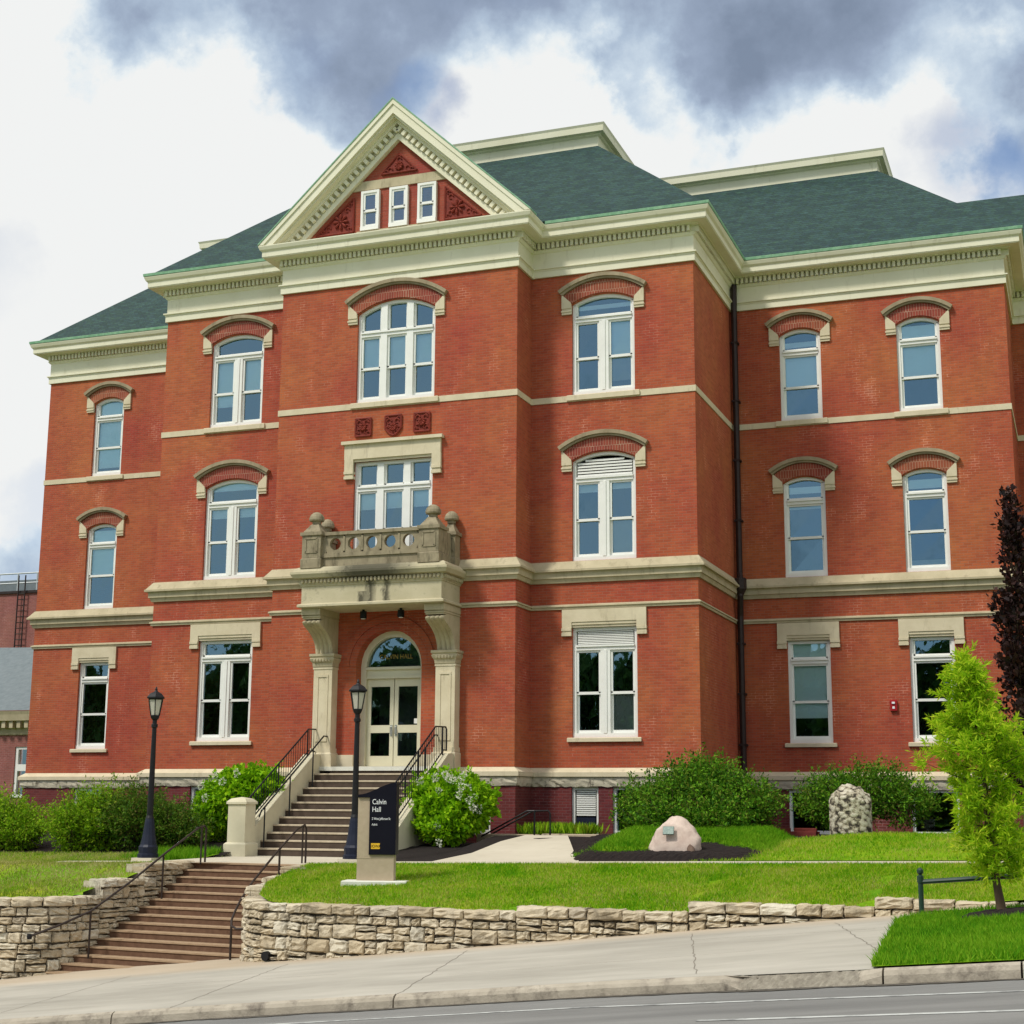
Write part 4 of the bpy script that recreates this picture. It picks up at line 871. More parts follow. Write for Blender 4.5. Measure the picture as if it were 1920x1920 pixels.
for s, wd in ((-1, 'left'), (1, 'right')):
    t = thing('stair_railing', f'black iron railing with thin balusters on the {wd} cheek wall of the entrance stairs', 'railing', 'railings of the entrance stairs')
    x = s*2.18; top = [(x, -.10 if s < 0 else -.62, 1.12), (x, -.86 if s < 0 else -1.42, 1.10)]; yend = -4.28; dz = .36-1.12
    def zt2(y): return 1.12 if y > top[1][1] else 1.10-RU/TU*(top[1][1]-y)
    def cheek(y): return .36 if y > -.82 else .36-RU/TU*(-.82-y)
    b = MB(); y1 = top[1][1]; ye = -4.25
    b.tube([(x, top[0][1], cheek(top[0][1])+.08), (x, top[0][1], 1.06), (x, top[0][1]-.06, 1.12), (x, y1, 1.10), (x, ye, zt2(ye)), (x, ye-.04, zt2(ye)-.06), (x, ye, zt2(ye)-.66)], .024, 6)
    b.tube([(x, top[0][1], cheek(top[0][1])+.09), (x, -.82, .46), (x, ye, cheek(ye)+.1)], .02, 6); b.build('guard_rail', BLACK, t)
    b = MB(); n = 30
    for i in range(1, n):
        yy = top[0][1]+(ye-top[0][1])*i/n; b.tube([(x, yy, cheek(yy)+.09), (x, yy, zt2(yy))], .0095, 4)
    b.build('balusters', BLACK, t)
    b = MB()
    for yy in (-.9, -2.6, -4.1): b.tube([(x, yy, cheek(yy)-.04), (x, yy, zt2(yy))], .022, 6)
    b.build('post', BLACK, t)
    gx_ = s*1.80; b = MB()
    def gz(y): return .9-RU/TU*max(0, -.6-y)
    b.tube([(gx_, -.28, -.0), (gx_, -.28, .84), (gx_, -.34, .9), (gx_, -.6, .9), (gx_, -4.2, gz(-4.2)), (gx_, -4.3, gz(-4.3)-.1)], .024, 6)
    for yy in (-1.25, -2.6, -4.0):
        stp = math.ceil((Y0-yy)/TU); b.tube([(gx_, yy, -.0-RU*stp), (gx_, yy, gz(yy))], .02, 6)
    b.build('grab_rail', BLACK, t)

# ------------------------------------------------------------------ lower stairs
ls = thing('street_stairs', 'wide brown flight of low steps from the sidewalk up to the landing between stone walls', 'stairs')
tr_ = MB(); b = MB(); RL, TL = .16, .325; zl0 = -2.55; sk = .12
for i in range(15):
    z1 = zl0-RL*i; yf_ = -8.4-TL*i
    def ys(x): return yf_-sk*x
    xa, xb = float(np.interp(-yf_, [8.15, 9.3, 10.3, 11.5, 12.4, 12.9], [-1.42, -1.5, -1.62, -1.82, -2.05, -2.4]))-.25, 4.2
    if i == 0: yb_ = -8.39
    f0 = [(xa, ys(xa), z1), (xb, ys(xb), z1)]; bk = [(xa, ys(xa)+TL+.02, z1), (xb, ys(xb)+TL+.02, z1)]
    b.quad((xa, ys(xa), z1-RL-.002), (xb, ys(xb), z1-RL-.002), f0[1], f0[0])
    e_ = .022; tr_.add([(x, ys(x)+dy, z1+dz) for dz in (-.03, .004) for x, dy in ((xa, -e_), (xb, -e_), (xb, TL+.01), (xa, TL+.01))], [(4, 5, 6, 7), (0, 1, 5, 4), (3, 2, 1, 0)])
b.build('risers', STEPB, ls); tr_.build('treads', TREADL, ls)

# ------------------------------------------------------------------ rubble retaining walls
def resample(path, step):
    out = [np.array(path[0], float)]; 
    P = [np.array(p, float) for p in path]; S_ = [0]
    for a, c in zip(P[:-1], P[1:]): S_.append(S_[-1]+np.linalg.norm(c-a))
    s = np.arange(0, S_[-1], step); X = np.interp(s, S_, [p[0] for p in P]); Y = np.interp(s, S_, [p[1] for p in P]); return s, X, Y
def smoothpath(path, it=3):
    P = [np.array(p, float) for p in path]
    for _ in range(it):
        Q = [P[0]]
        for a, c in zip(P[:-1], P[1:]): Q += [a*.75+c*.25, a*.25+c*.75]
        Q.append(P[-1]); P = Q
    return P
def rubble_wall(root, path, side, topf, botf, length, name='stones', seed=1, thick=.42):
    R_ = random.Random(seed); s, X, Y = resample(smoothpath(path), .05)
    def at(q):
        x = float(np.interp(q, s, X)); y = float(np.interp(q, s, Y)); x2 = float(np.interp(q+.06, s, X)); y2 = float(np.interp(q+.06, s, Y)); x1 = float(np.interp(q-.06, s, X)); y1 = float(np.interp(q-.06, s, Y))
        d = np.array([x2-x1, y2-y1]); d /= np.linalg.norm(d)+1e-9; n = np.array([d[1], -d[0]])*side; return np.array([x, y]), n
    b = MB(); cap = MB(); core = MB(); length = min(length, s[-1]-.1)
    def stone(mb, qa, qb, za, zb, pr, dep, capst=False):
        g_ = .011; qa += g_; qb -= g_; za += g_; zb -= g_
        if qb-qa < .04 or zb-za < .03: return
        nseg = 4; ns = 3; rows = []
        ch = .025
        us = [0, .07, .28, .52, .76, .93, 1]; vs_ = [0, .13, .38, .66, .88, 1]
        jit = [[R_.uniform(-.024, .024) for _ in us] for _ in vs_]; qj = [[R_.uniform(-.012, .012) for _ in us] for _ in vs_]; zj = [[R_.uniform(-.012, .012) for _ in us] for _ in vs_]
        sk1, sk2 = R_.uniform(-.035, .02), R_.uniform(-.035, .02)
        for iv, v in enumerate(vs_):
            row = []
            for iu, u in enumerate(us):
                q = qa+(qb-qa)*u; z = za+(zb-za)*v+(sk1*(1-u)+sk2*u)*(1 if v > .5 else .4)*(0 if capst and v == 1 else 1)
                edge = (iu in (0, 6)) or (iv in (0, 5)); q += qj[iv][iu]; z += zj[iv][iu]; p, n = at(q); o = pr-(.045 if edge else 0)+(jit[iv][iu] if not edge else jit[iv][iu]*.4)
                p2 = p+n*o; row.append((p2[0], p2[1], z))
            rows.append(row)
        base = len(mb.v); mb.grid(rows); nu = len(us); nv = len(vs_)
        # returns to the back, so that each stone is a solid block
        ring = [iu for iu in range(nu)]+[iv*nu+nu-1 for iv in range(1, nv)]+[(nv-1)*nu+iu for iu in range(nu-2, -1, -1)]+[iv*nu for iv in range(nv-2, 0, -1)]
        back = []
        for r in ring:
            x, y, z = mb.v[base+r]; iu = r % nu; q = qa+(qb-qa)*us[iu]; p, n = at(q); back.append((p[0]-n[0]*dep, p[1]-n[1]*dep, z))
        bb = len(mb.v); mb.v += back; m = len(ring)
        for i in range(m): j = (i+1) % m; mb.f.append((base+ring[j], base+ring[i], bb+i, bb+j))
        mb.f.append(tuple(range(bb, bb+m)))
    zmin = min(botf(*at(q)[0]) for q in np.arange(0, length, .5))-.15; zmax = max(topf(q) for q in np.arange(0, length, .1))
    # top stones follow the stepped top; courses fill below
    segs = []; q = 0
    while q < length:
        t = topf(q); q2 = q
        while q2 < length and abs(topf(q2)-t) < 1e-6: q2 += .02
        segs.append((q, q2, t)); q = q2
    for a, c, t in segs:
        hs = R_.uniform(.17, .21); q = a
        while q < c-.01:
            l_ = R_.uniform(.32, .75); l_ = c-q if c-(q+l_) < .22 else l_
            stone(cap, q, q+l_, t-hs, t+R_.uniform(-.012, .02), .035+R_.uniform(0, .03), thick, True); q += l_
        z = t-hs
        while z > zmin:
            hh = R_.choice([.13, .17, .20, .24, .28]); q = a-.001
            while q < c-.01:
                l_ = R_.uniform(.16, .52); l_ = c-q if c-(q+l_) < .16 else l_
                p, n = at(q+l_/2)
                if z > botf(p[0], p[1])-.1:
                    if hh > .19 and R_.random() < .42: k = R_.uniform(.4, .6); stone(b, q, q+l_, z-hh*k, z, R_.uniform(0, .035), .2); stone(b, q, q+l_, z-hh, z-hh*k, R_.uniform(0, .035), .2)
                    else: stone(b, q, q+l_, z-hh, z, R_.uniform(-.005, .04), .2)
                q += l_
            z -= hh
        for qe in (a+.012, c-.012):
            p, n = at(qe); b.quad((p[0]-n[0]*.03, p[1]-n[1]*.03, zmin), (p[0]-n[0]*.6, p[1]-n[1]*.6, zmin), (p[0]-n[0]*.6, p[1]-n[1]*.6, t-.03), (p[0]-n[0]*.03, p[1]-n[1]*.03, t-.03))
        qs = np.linspace(a, c, max(2, int((c-a)/.15))); rows = [[], []]
        for q in qs: p, n = at(q); rows[0].append((p[0]-n[0]*.06, p[1]-n[1]*.06, zmin)); rows[1].append((p[0]-n[0]*.06, p[1]-n[1]*.06, t-.05))
        core.grid(rows)
    b.build('stones', RUBBLE, root); cap.build('capstones', RUBBLE, root); core.build('mortar_core', JOINT, root)
rw = thing('retaining_wall', 'low curved limestone rubble wall with stepped top in front of the lawn right of the stairs', 'stone wall')
pR = [(1.75, -8.2), (1.82, -9.2), (2.0, -10.4), (2.3, -11.7), (2.62, -12.6), (3.05, -13.35), (3.9, -13.95), (5.2, -14.25), (9, -14.25), (34, -14.25)]
sR, XR, YR = resample(smoothpath(pR), .05)
def topR(q):
    x = float(np.interp(q, sR, XR)); y = float(np.interp(q, sR, YR))
    if y > -12.3 and x < 3:
        return -2.53 if y > -9.7 else (-2.72 if y > -10.9 else -2.86)
    for a, z in ((9.35, -3.07), (12.65, -2.99), (15.95, -2.81), (19.5, -2.67), (99, -2.5)):
        if x < a: return z
rubble_wall(rw, pR, 1, topR, lambda x, y: swz(x, y) if y < -12.6 else max(swz(x, y), -2.55-(-8.4-y)/.325*.16-.3), 28, seed=3)
lw = thing('retaining_wall', 'pale limestone rubble wall with stepped top climbing beside the left edge of the street stairs', 'stone wall')
pL = [(-1.42, -8.15), (-1.5, -9.3), (-1.62, -10.3), (-1.82, -11.5), (-2.05, -12.4), (-2.4, -12.9), (-3.2, -13.2), (-5, -13.3), (-24, -13.4)]
sL, XL, YL = resample(smoothpath(pL), .05)
def topL(q):
    x = float(np.interp(q, sL, XL)); y = float(np.interp(q, sL, YL))
    if y > -10.0: return -2.52
    if y > -11.4: return -2.86
    if x > -6: return -3.2
    return -3.2-.35*math.floor((-6-x)/3.5+1)
rubble_wall(lw, pL, -1, topL, lambda x, y: swz(x, y), 20, seed=5)
t = tag(MB().build('drain_pipe', JOINT), 'round black drain pipe mouth at the foot of the right stone wall', 'drain pipe'); bpy.data.objects.remove(t)
b = MB(); b.tube([(3.95, -14.035, swz(3.9, -14)+.12), (4.02, -13.7, swz(3.9, -14)+.12)], .095, 16); tag(b.build('drain_pipe', BLACK), 'round black drain pipe mouth at the foot of the right stone wall', 'drain pipe')
# handrails of the street stairs
def zl(y): return zl0-RL*max(0, (-8.4-y)/TL)
t = thing('handrail', 'thin dark handrail on posts beside the left stone wall of the street stairs', 'handrail')
b = MB(); pts = [(-1.1, -8.15, -2.58), (-1.1, -8.15, -1.72), (-1.12, -8.2, -1.66), (-1.15, -8.45, -1.72), (-1.2, -9.8, -2.30), (-1.3, -11.0, -2.9), (-1.5, -12.2, -3.50), (-1.9, -12.72, -3.77), (-2.48, -13.02, -4.02)]
b.tube(pts, .026, 8); b.tube([(-1.1, -8.35, -2.6), (-1.1, -8.35, -1.69)], .022, 6); b.build('rail', RUSTIRON, t)
for x, y, z in ((-1.2, -9.85, -2.32), (-1.5, -12.2, -3.5)): b = MB(); b.tube([(x, y, zl(y)-.1), (x, y, z)], .023, 6); b.build('post', RUSTIRON, t)
b = MB(); b.lathe(-2.48, -13.02, [(.05, -4.08), (.06, -4.02), (.05, -3.97)], 8); b.build('wall_bracket', BLACK, t)
t = thing('handrail', 'dark handrail with a curled lower end in front of the right stone wall', 'handrail')
b = MB(); pts = [(1.35, -7.5, -2.55), (1.35, -7.5, -1.72), (1.36, -7.6, -1.62), (1.42, -8.1, -1.70), (1.7, -9.6, -2.25), (2.1, -11.3, -2.80), (2.55, -12.8, -3.18), (2.95, -13.8, -3.52), (3.08, -14.2, -3.78), (3.15, -14.3, -3.98), (3.28, -14.25, -4.02 + .35)]
pts = [(1.35, -7.5, -2.55), (1.35, -7.5, -1.72), (1.36, -7.6, -1.62), (1.42, -8.1, -1.72), (1.6, -9.5, -2.28), (1.85, -10.9, -2.82), (2.12, -11.9, -3.18), (2.28, -12.4, -3.40), (2.34, -12.62, -3.55), (2.42, -12.75, -3.66), (2.58, -12.82, -3.71), (2.85, -12.8, -3.70)]
b.tube(pts, .026, 8); b.tube([(1.36, -7.7, -2.55), (1.36, -7.7, -1.64)], .022, 6); b.build('rail', RUSTIRON, t)
for x, y, z, f_ in ((1.56, -9.2, -2.16, None), (2.34, -12.62, -3.55, swz(2.34, -12.6))): b = MB(); b.tube([(x, y, (zl(y) if f_ is None else f_)-.1), (x, y, z)], .026, 6); b.build('post', RUSTIRON, t)

# ------------------------------------------------------------------ lamp posts
def lamp(x, y, z, label):
    t = thing('street_lamp', label, 'street lamp', 'black lantern street lamps by the stairs')
    b = MB(); b.box(x-.30, x+.30, y-.30, y+.30, z-.3, z+.03); b.build('footing', CONC, t)
    b = MB(); b.lathe(x, y, [(.27, z+.03), (.27, z+.12), (.24, z+.14), (.25, z+.30), (.23, z+.33), (.21, z+.36), (.16, z+.62), (.12, z+.95), (.10, z+1.05)], 12); b.build('base', BLUEP, t)
    b = MB(); b.lathe(x, y, [(.11, z+1.03), (.085, z+1.1), (.062, z+3.0), (.058, z+3.36), (.085, z+3.38), (.085, z+3.45), (.06, z+3.47), (.06, z+3.56)], 16); b.build('pole', BLACK, t)
    b = MB(); h0 = z+3.56; b.lathe(x, y, [(.06, h0), (.10, h0+.03), (.13, h0+.10), (.13, h0+.13)], 6)
    for k in range(6):
        a = math.pi/3*k; b.tube([(x+.125*math.cos(a), y+.125*math.sin(a), h0+.12), (x+.20*math.cos(a), y+.20*math.sin(a), h0+.54)], .014, 5)
    b.lathe(x, y, [(.205, h0+.53), (.215, h0+.56), (.255, h0+.57), (.255, h0+.60), (.17, h0+.69), (.06, h0+.75), (.035, h0+.78), (.04, h0+.81), (.012, h0+.88)], 6); ln_ = b.build('lantern', BLACK, t)
    b = MB(); b.lathe(x, y, [(.115, h0+.125), (.188, h0+.53)], 6); b.build('glass', LAMPG, ln_)
lamp(-3.38, -7.2, -2.53, 'black lantern street lamp on the left, standing before the shrub row')
lamp(2.52, -7.2, -2.46, 'black lantern street lamp in front of the entrance stairs, right behind the sign')

# ------------------------------------------------------------------ sign
sg = thing('name_sign', 'black and tan pylon sign naming the hall, on a white slab in the lawn', 'sign')
sp = Vector((5.14, -11.45, yard(5.14, -11.45))); ROT = math.radians(14)
def srel(mb): 
    c, s = math.cos(ROT), math.sin(ROT); mb.v = [(sp.x+x*c-y*s, sp.y+x*s+y*c, sp.z+z) for x, y, z in mb.v]; return mb
b = MB(); b.cbox(-.70, .70, -.30, .30, -.3, .06, .02); srel(b).build('base_slab', SLABW, sg)
b = MB(); b.box(-.40, -.14, -.13, .13, .06, 1.80); b.box(-.14, .40, -.13, .13, .06, .60); b.box(-.405, .405, -.135, .135, .52, .535); srel(b).build('pillar', SIGNT, sg)
b = MB(); prof_ = [(-.14, .60), (.44, .60), (.44, 2.12)]+[(.44-.84*t, 2.12-.26*sm(t)) for t in np.linspace(.05, 1, 10)]+[(-.40, 1.80), (-.14, 1.80)]
b.prism(prof_, -.17, .17); srel(b).build('panel', SIGNB, sg)
def stext(body, size, x, z, mat, sx=.8):
    c, s = math.cos(ROT), math.sin(ROT); yv = -.176; return text(body, size, (sp.x+x*c-yv*s, sp.y+x*s+yv*c, sp.z+z), (math.pi/2, 0, ROT), mat, sg, 'lettering', .003, 'LEFT', sx)
stext('Calvin', .155, -.085, 1.66, SIGNW); stext('Hall', .155, -.085, 1.50, SIGNW); stext('2 West Jefferson St', .075, -.085, 1.33, SIGNW, .68); stext('Admit', .07, -.085, 1.21, SIGNW, .7)
b = MB(); b.box(-.09, .10, -.175, -.169, .72, .84); srel(b).build('emblem', SIGNY, sg); stext('IOWA', .085, -.082, .75, SIGNB, .85)

# ------------------------------------------------------------------ rocks
def rock(name, mat, cx, cy, cz, rx, ry, rz, seed, amp=.18, label=None, parent=None, sub=4, shape=None, fr=1.3):
    import bmesh
    from mathutils import noise as mn
    bm = bmesh.new(); bmesh.ops.create_icosphere(bm, subdivisions=sub, radius=1)
    for v in bm.verts:
        p = v.co.copy(); n = mn.noise(p*fr+Vector((seed, 0, 0)))*amp+mn.noise(p*fr*2.7+Vector((0, seed, 0)))*amp*.5+mn.noise(p*fr*7+Vector((0, 0, seed)))*amp*.25
        q = p*(1+n)
        if shape: q = shape(q)
        v.co = Vector((cx+q.x*rx, cy+q.y*ry, cz+q.z*rz))
    me = bpy.data.meshes.new(name); bm.to_mesh(me); bm.free(); me.materials.append(mat); o = bpy.data.objects.new(name, me); COL.objects.link(o)
    me.polygons.foreach_set('use_smooth', [True]*len(me.polygons))
    if parent is not None: o.parent = parent
    return o
t = thing('boulder', 'rounded pink granite boulder with a small bronze plaque on the mulch', 'boulder')
def bsh(q):
    k = 1-.20*max(0, q.z)**2.5; 
    return Vector((q.x*k+.06*q.z, max(q.y*k, -.72+.3*max(0, q.z)), max(q.z, -.6)))
bz = -2.33; BX, BY = 10.33, -6.0; rock('stone', GRANITE, BX, BY, bz+.34, .60, .5, .60, 7.3, .2, parent=t, shape=bsh)
rock('broken_edge', DARKROCK, BX+.44, BY-.12, bz+.16, .16, .3, .30, 5.1, .2, parent=t, sub=3); rock('broken_edge', DARKROCK, BX-.36, BY-.32, bz+.02, .26, .12, .14, 8.1, .2, parent=t, sub=3)
b = MB(); b.cbox(-.13, .13, -.1, .1, -.02, .02, .008); pq = b.build('plaque', PLAQUE, t); pq.location = (BX-.06, BY-.40, bz+.66); pq.rotation_euler = (math.radians(68), 0, math.radians(4))
def fsh(q):
    r = math.hypot(q.x, q.y)+1e-6; k = min(1.12, .95/r) if abs(q.z) < .75 else 1
    return Vector((q.x*k, q.y*k, q.z))
tag(rock('fossil_rock', FOSSIL, 13.83, -1.75, yard(13.8, -1.7)+.55, .56, .5, .80, 2.2, .14, sub=5, shape=fsh, fr=2.2), 'tall rough pitted fossil stone standing in front of the dark shrub', 'rock')

b = MB(); P = []
for yy in np.linspace(-.07, .20, 12):
    P.append([(x, curbY(x)+yy, swz(x, curbY(x))+(-.006 if yy > .17 else -.17+.15*sm((yy+.06)/.22)+(rng.random()-.5)*.05)) for x in np.linspace(15.3, 17.0, 44)])
b.grid(P); tag(b.build('broken_kerb', simple('broken_kerb_rubble', (.20, .175, .14), (.33, .30, .24), 12, .95, 1, 20)), 'rough crumbled gap between two chipped kerb stones at the storm drain', 'kerb gap')
# ------------------------------------------------------------------ plants
def leafquads(C, D, size, w, droop=.0, seed=0):
    # C centres (n,3), D pointing directions (n,3): pointed four-cornered leaves
    n = len(C); D = D/(np.linalg.norm(D, axis=1, keepdims=True)+1e-9); A = rng.normal(size=(n, 3)); Bv = np.cross(D, A); Bv /= (np.linalg.norm(Bv, axis=1, keepdims=True)+1e-9)
    s = size*(.6+.8*rng.random((n, 1))); V = np.empty((n, 4, 3)); V[:, 0] = C; V[:, 1] = C+D*s*.5+Bv*s*w; V[:, 2] = C+D*s; V[:, 3] = C+D*s*.5-Bv*s*w; return V.reshape(-1, 3)
def shrub(name, label, cat, mat, blobs, nshoot, nleaf, size, w, shoot=.5, upness=.7, group=None, flowers=None, fill=3000, mat2=None):
    t = thing(name, label, cat, group); Vs = []; bl_ = np.array(blobs, float); vol = bl_[:, 3]*bl_[:, 4]*bl_[:, 5]; pr = vol**.7; pr /= pr.sum(); st_ = MB()
    for i in range(nshoot):
        k = rng.choice(len(bl_), p=pr); c, r = bl_[k, :3], bl_[k, 3:6]; d = rng.normal(size=3); d[2] = abs(d[2])*.9-.25; d /= np.linalg.norm(d)
        p0 = c+r*d*(.55+.3*rng.random()); dirn = d+np.array([0, 0, upness])+rng.normal(size=3)*.35; dirn /= np.linalg.norm(dirn); ln_ = shoot*(.5+.9*rng.random())
        tt = rng.random(nleaf); P = p0+dirn*ln_*tt[:, None]+rng.normal(size=(nleaf, 3))*.045; LD = dirn*.5+rng.normal(size=(nleaf, 3))*.75+np.array([0, 0, .15]); Vs.append(leafquads(P, LD, size, w))
        if i % 5 == 0: st_.tube([tuple(c+(p0-c)*.1-np.array([0, 0, r[2]*.55])), tuple(p0), tuple(p0+dirn*ln_*.9)], [.014, .009, .004], 4)
    k = rng.choice(len(bl_), p=pr, size=fill); d = rng.normal(size=(fill, 3)); d /= np.linalg.norm(d, axis=1, keepdims=True); rad = (.45+.5*rng.random((fill, 1))); P = bl_[k, :3]+bl_[k, 3:6]*d*rad; P[:, 2] = np.maximum(P[:, 2], bl_[k, 2]-bl_[k, 5]*.95)
    Vs.append(leafquads(P, d+rng.normal(size=(fill, 3))*.7, size*1.15, w)); npmesh('foliage', np.concatenate(Vs), 4, mat, t); st_.build('stems', BARK, t)
    if flowers:
        fb = MB(); Fv = []
        for (x, y, z) in flowers:
            n = 46; d = rng.normal(size=(n, 3)); d /= np.linalg.norm(d, axis=1, keepdims=True); Fv.append(leafquads(np.array([x, y, z])+d*np.array([.085, .085, .11])*(.5+.5*rng.random((n, 1))), d+rng.normal(size=(n, 3))*.4, .05, .42))
        npmesh('flowers', np.concatenate(Fv), 4, F_PETAL, t)
    return t
yl = lambda x, y: yard(x, y)
shrub('shrub', 'largest wild green shrub, filling the corner before the right bay', 'shrub', F_DARK, [(8.7, -1.3, -1.35, 1.0, 1.0, .8), (9.9, -1.5, -1.1, 1.15, 1.1, 1.0), (10.9, -1.2, -1.35, .9, 1.0, .85), (9.6, -2.3, -1.6, 1.3, .8, .55), (10.4, -2.6, -1.6, 1.0, .7, .5), (9.8, -.9, -.7, .9, .8, .65)], 1500, 26, .095, .22, .62, .75, fill=14000)
shrub('shrub', 'dark drooping shrub behind the pitted fossil stone', 'shrub', F_DARK, [(13.0, .6, -1.0, .9, .8, .75), (14.1, .9, -.75, 1.0, .8, .75), (14.9, .6, -1.1, .7, .7, .6), (13.4, .0, -1.2, .8, .6, .6)], 800, 24, .085, .2, .5, .15, fill=8000)
shrub('shrub', 'bright yellowish green shrub at the far left edge of the row', 'shrub', F_MID, [(-10.2, -4.5, -1.9, .9, .7, .8), (-9.35, -4.6, -2.15, .5, .6, .5)], 620, 24, .085, .2, .6, .8, 'shrub row left of the stairs', fill=5000)
shrub('shrub', 'leafy mid green shrub in the middle of the left row', 'shrub', F_MID, [(-7.45, -4.7, -2.0, .65, .75, .75), (-6.75, -4.5, -1.8, .75, .75, .95)], 760, 24, .085, .2, .62, .8, 'shrub row left of the stairs', fill=6500)
shrub('shrub', 'brownish green shrub directly behind the left street lamp', 'shrub', foliage('brownish_shrub_leaves', [(.02, .07, .006), (.06, .15, .010), (.12, .22, .014), (.16, .11, .035)], .3, .7, .15), [(-5.7, -4.4, -1.75, .75, .8, .85), (-4.9, -4.1, -1.95, .7, .7, .7), (-4.4, -4.0, -2.15, .55, .6, .45)], 760, 24, .085, .2, .6, .75, 'shrub row left of the stairs', fill=6500)
ff = [(-3.95, -3.1, -.35), (-4.35, -3.2, -.6), (-3.6, -3.3, -.5), (-4.1, -3.4, -.95), (-4.6, -3.2, -1.6), (-3.2, -3.2, -.25)]
shrub('hydrangea', 'bright green hydrangea left of the stairs, behind the cream pier', 'shrub', F_HYD, [(-3.6, -2.5, -1.05, .9, .75, .9), (-2.9, -2.4, -.85, .65, .6, .75), (-4.1, -2.6, -1.5, .65, .6, .75)], 560, 26, .135, .3, .3, .25, 'hydrangeas beside the stairs', ff, 6500)
ff = [(3.3, -3.35, -.30), (3.55, -3.4, -.42), (3.8, -3.4, -.62), (3.75, -3.45, -.85), (4.0, -3.35, -.95), (3.05, -3.4, -.38), (4.1, -3.3, -1.2), (3.6, -3.15, -.45), (3.85, -3.1, -.65), (3.35, -3.2, -.4), (3.95, -3.1, -1.05), (4.15, -3.0, -1.2), (3.1, -3.3, -.75), (3.75, -3.2, -.35), (4.05, -3.1, -.9), (3.2, -3.6, -1.65), (3.3, -3.7, -2.1), (2.4, -3.0, -.45)]
shrub('hydrangea', 'round green hydrangea with white flower heads, right of the stairs', 'shrub', F_HYD, [(2.95, -2.5, -1.2, 1.05, .8, .95), (3.6, -2.5, -1.15, .75, .7, .8), (2.6, -2.4, -1.0, .7, .6, .7), (3.2, -3.0, -1.7, .7, .6, .5)], 680, 26, .135, .3, .3, .25, 'hydrangeas beside the stairs', ff, 8000)
# low weeds by the basement wall ledge
V = []; n = 1500; C = np.stack([rng.uniform(4.6, 6.6, n), rng.uniform(-1.35, .6, n), np.full(n, -1.9)], 1); V = leafquads(C, np.stack([rng.normal(0, .3, n), rng.normal(0, .3, n), np.ones(n)], 1), .28, .08)
tag(npmesh('ground_cover', V, 4, F_MID), 'low yellow green ground cover behind the stone ledge', 'ground cover', kind='stuff')
# young feathery tree on the parkway
tx, ty = 18.1, -16.4; tz = swz(tx, ty)
t = thing('young_tree', 'young feathery yellow green tree on the parkway grass at the right', 'tree')
b = MB(); b.tube([(tx+.10, ty, tz-.1), (tx+.02, ty, tz+.5), (tx-.06, ty+.02, tz+1.3), (tx-.10, ty, tz+2.4), (tx-.22, ty, tz+3.4), (tx-.30, ty, tz+4.0)], [.085, .06, .05, .038, .02, .008], 8); b.build('trunk', BARK, t)
def envelope(hh): return float(np.interp(hh, [.5, .7, 1.1, 1.6, 2.1, 2.5, 2.9, 3.2, 3.6, 4.1], [.25, .50, .62, .66, .80, .92, .62, .46, .34, .05]))
Vs = []; br = MB()
def spray(p, d, ln_, n=11):
    dd = np.asarray(d)/np.linalg.norm(d); tt = rng.random(n); P = np.asarray(p)+dd*ln_*tt[:, None]; LD = dd*.8+rng.normal(size=(n, 3))*.62+np.array([0, 0, -.05]); Vs.append(leafquads(P, LD, .11, .09))
def envelope_(hh):                                        # half-width of the crown by height above ground
    return float(np.interp(hh, [.55, .75, 1.1, 1.5, 1.9, 2.3, 2.6, 3.0, 3.5, 4.0], [.25, .6, .75, .85, .92, .75, .55, .40, .26, .05]))
for i in range(84):
    hh = .6+3.35*(i/84)**.92; a = i*2.39996+rng.normal()*.3; R_ = envelope(hh)*(.40+.62*rng.random()); xo = np.interp(hh, [0, 1.3, 2.4, 4], [.1, -.06, -.1, -.3])
    if math.cos(a) < -.5 and 1.9 < hh < 2.4: R_ *= 1.25
    p0 = np.array([tx+xo, ty, tz+hh]); tip = p0+np.array([math.cos(a)*R_, math.sin(a)*R_, R_*.45-.05]); br.tube([tuple(p0), tuple((p0+tip)/2+np.array([0, 0, -.03])), tuple(tip)], [.012, .008, .003], 4)
    m = int(9+R_*30)
    for j in range(m):
        u = .15+.85*rng.random()**.8; q = p0+(tip-p0)*u+rng.normal(size=3)*.05; d = (tip-p0)/np.linalg.norm(tip-p0)+rng.normal(size=3)*.8+np.array([0, 0, .25]); spray(q, d, .17, 16)
for j in range(40): spray(np.array([tx-.3, ty, tz+3.75+.3*rng.random()])+rng.normal(size=3)*.05, np.array([0, 0, 1])+rng.normal(size=3)*.7, .15)
npmesh('crown', np.concatenate(Vs), 4, F_CYP, t); br.build('branches', BARK, t)
b = MB(); b.lathe(tx+.1, ty, [(.75, swz(tx, ty)+.03), (.5, swz(tx, ty)+.10), (.1, swz(tx, ty)+.12)], 20)
for i in range(len(b.v)): b.v[i] = (b.v[i][0], b.v[i][1], b.v[i][2]+.10458*(b.v[i][0]-tx)+(rng.random()-.5)*.03)
tag(b.build('tree_mulch', MULCH), None, None, kind='structure')
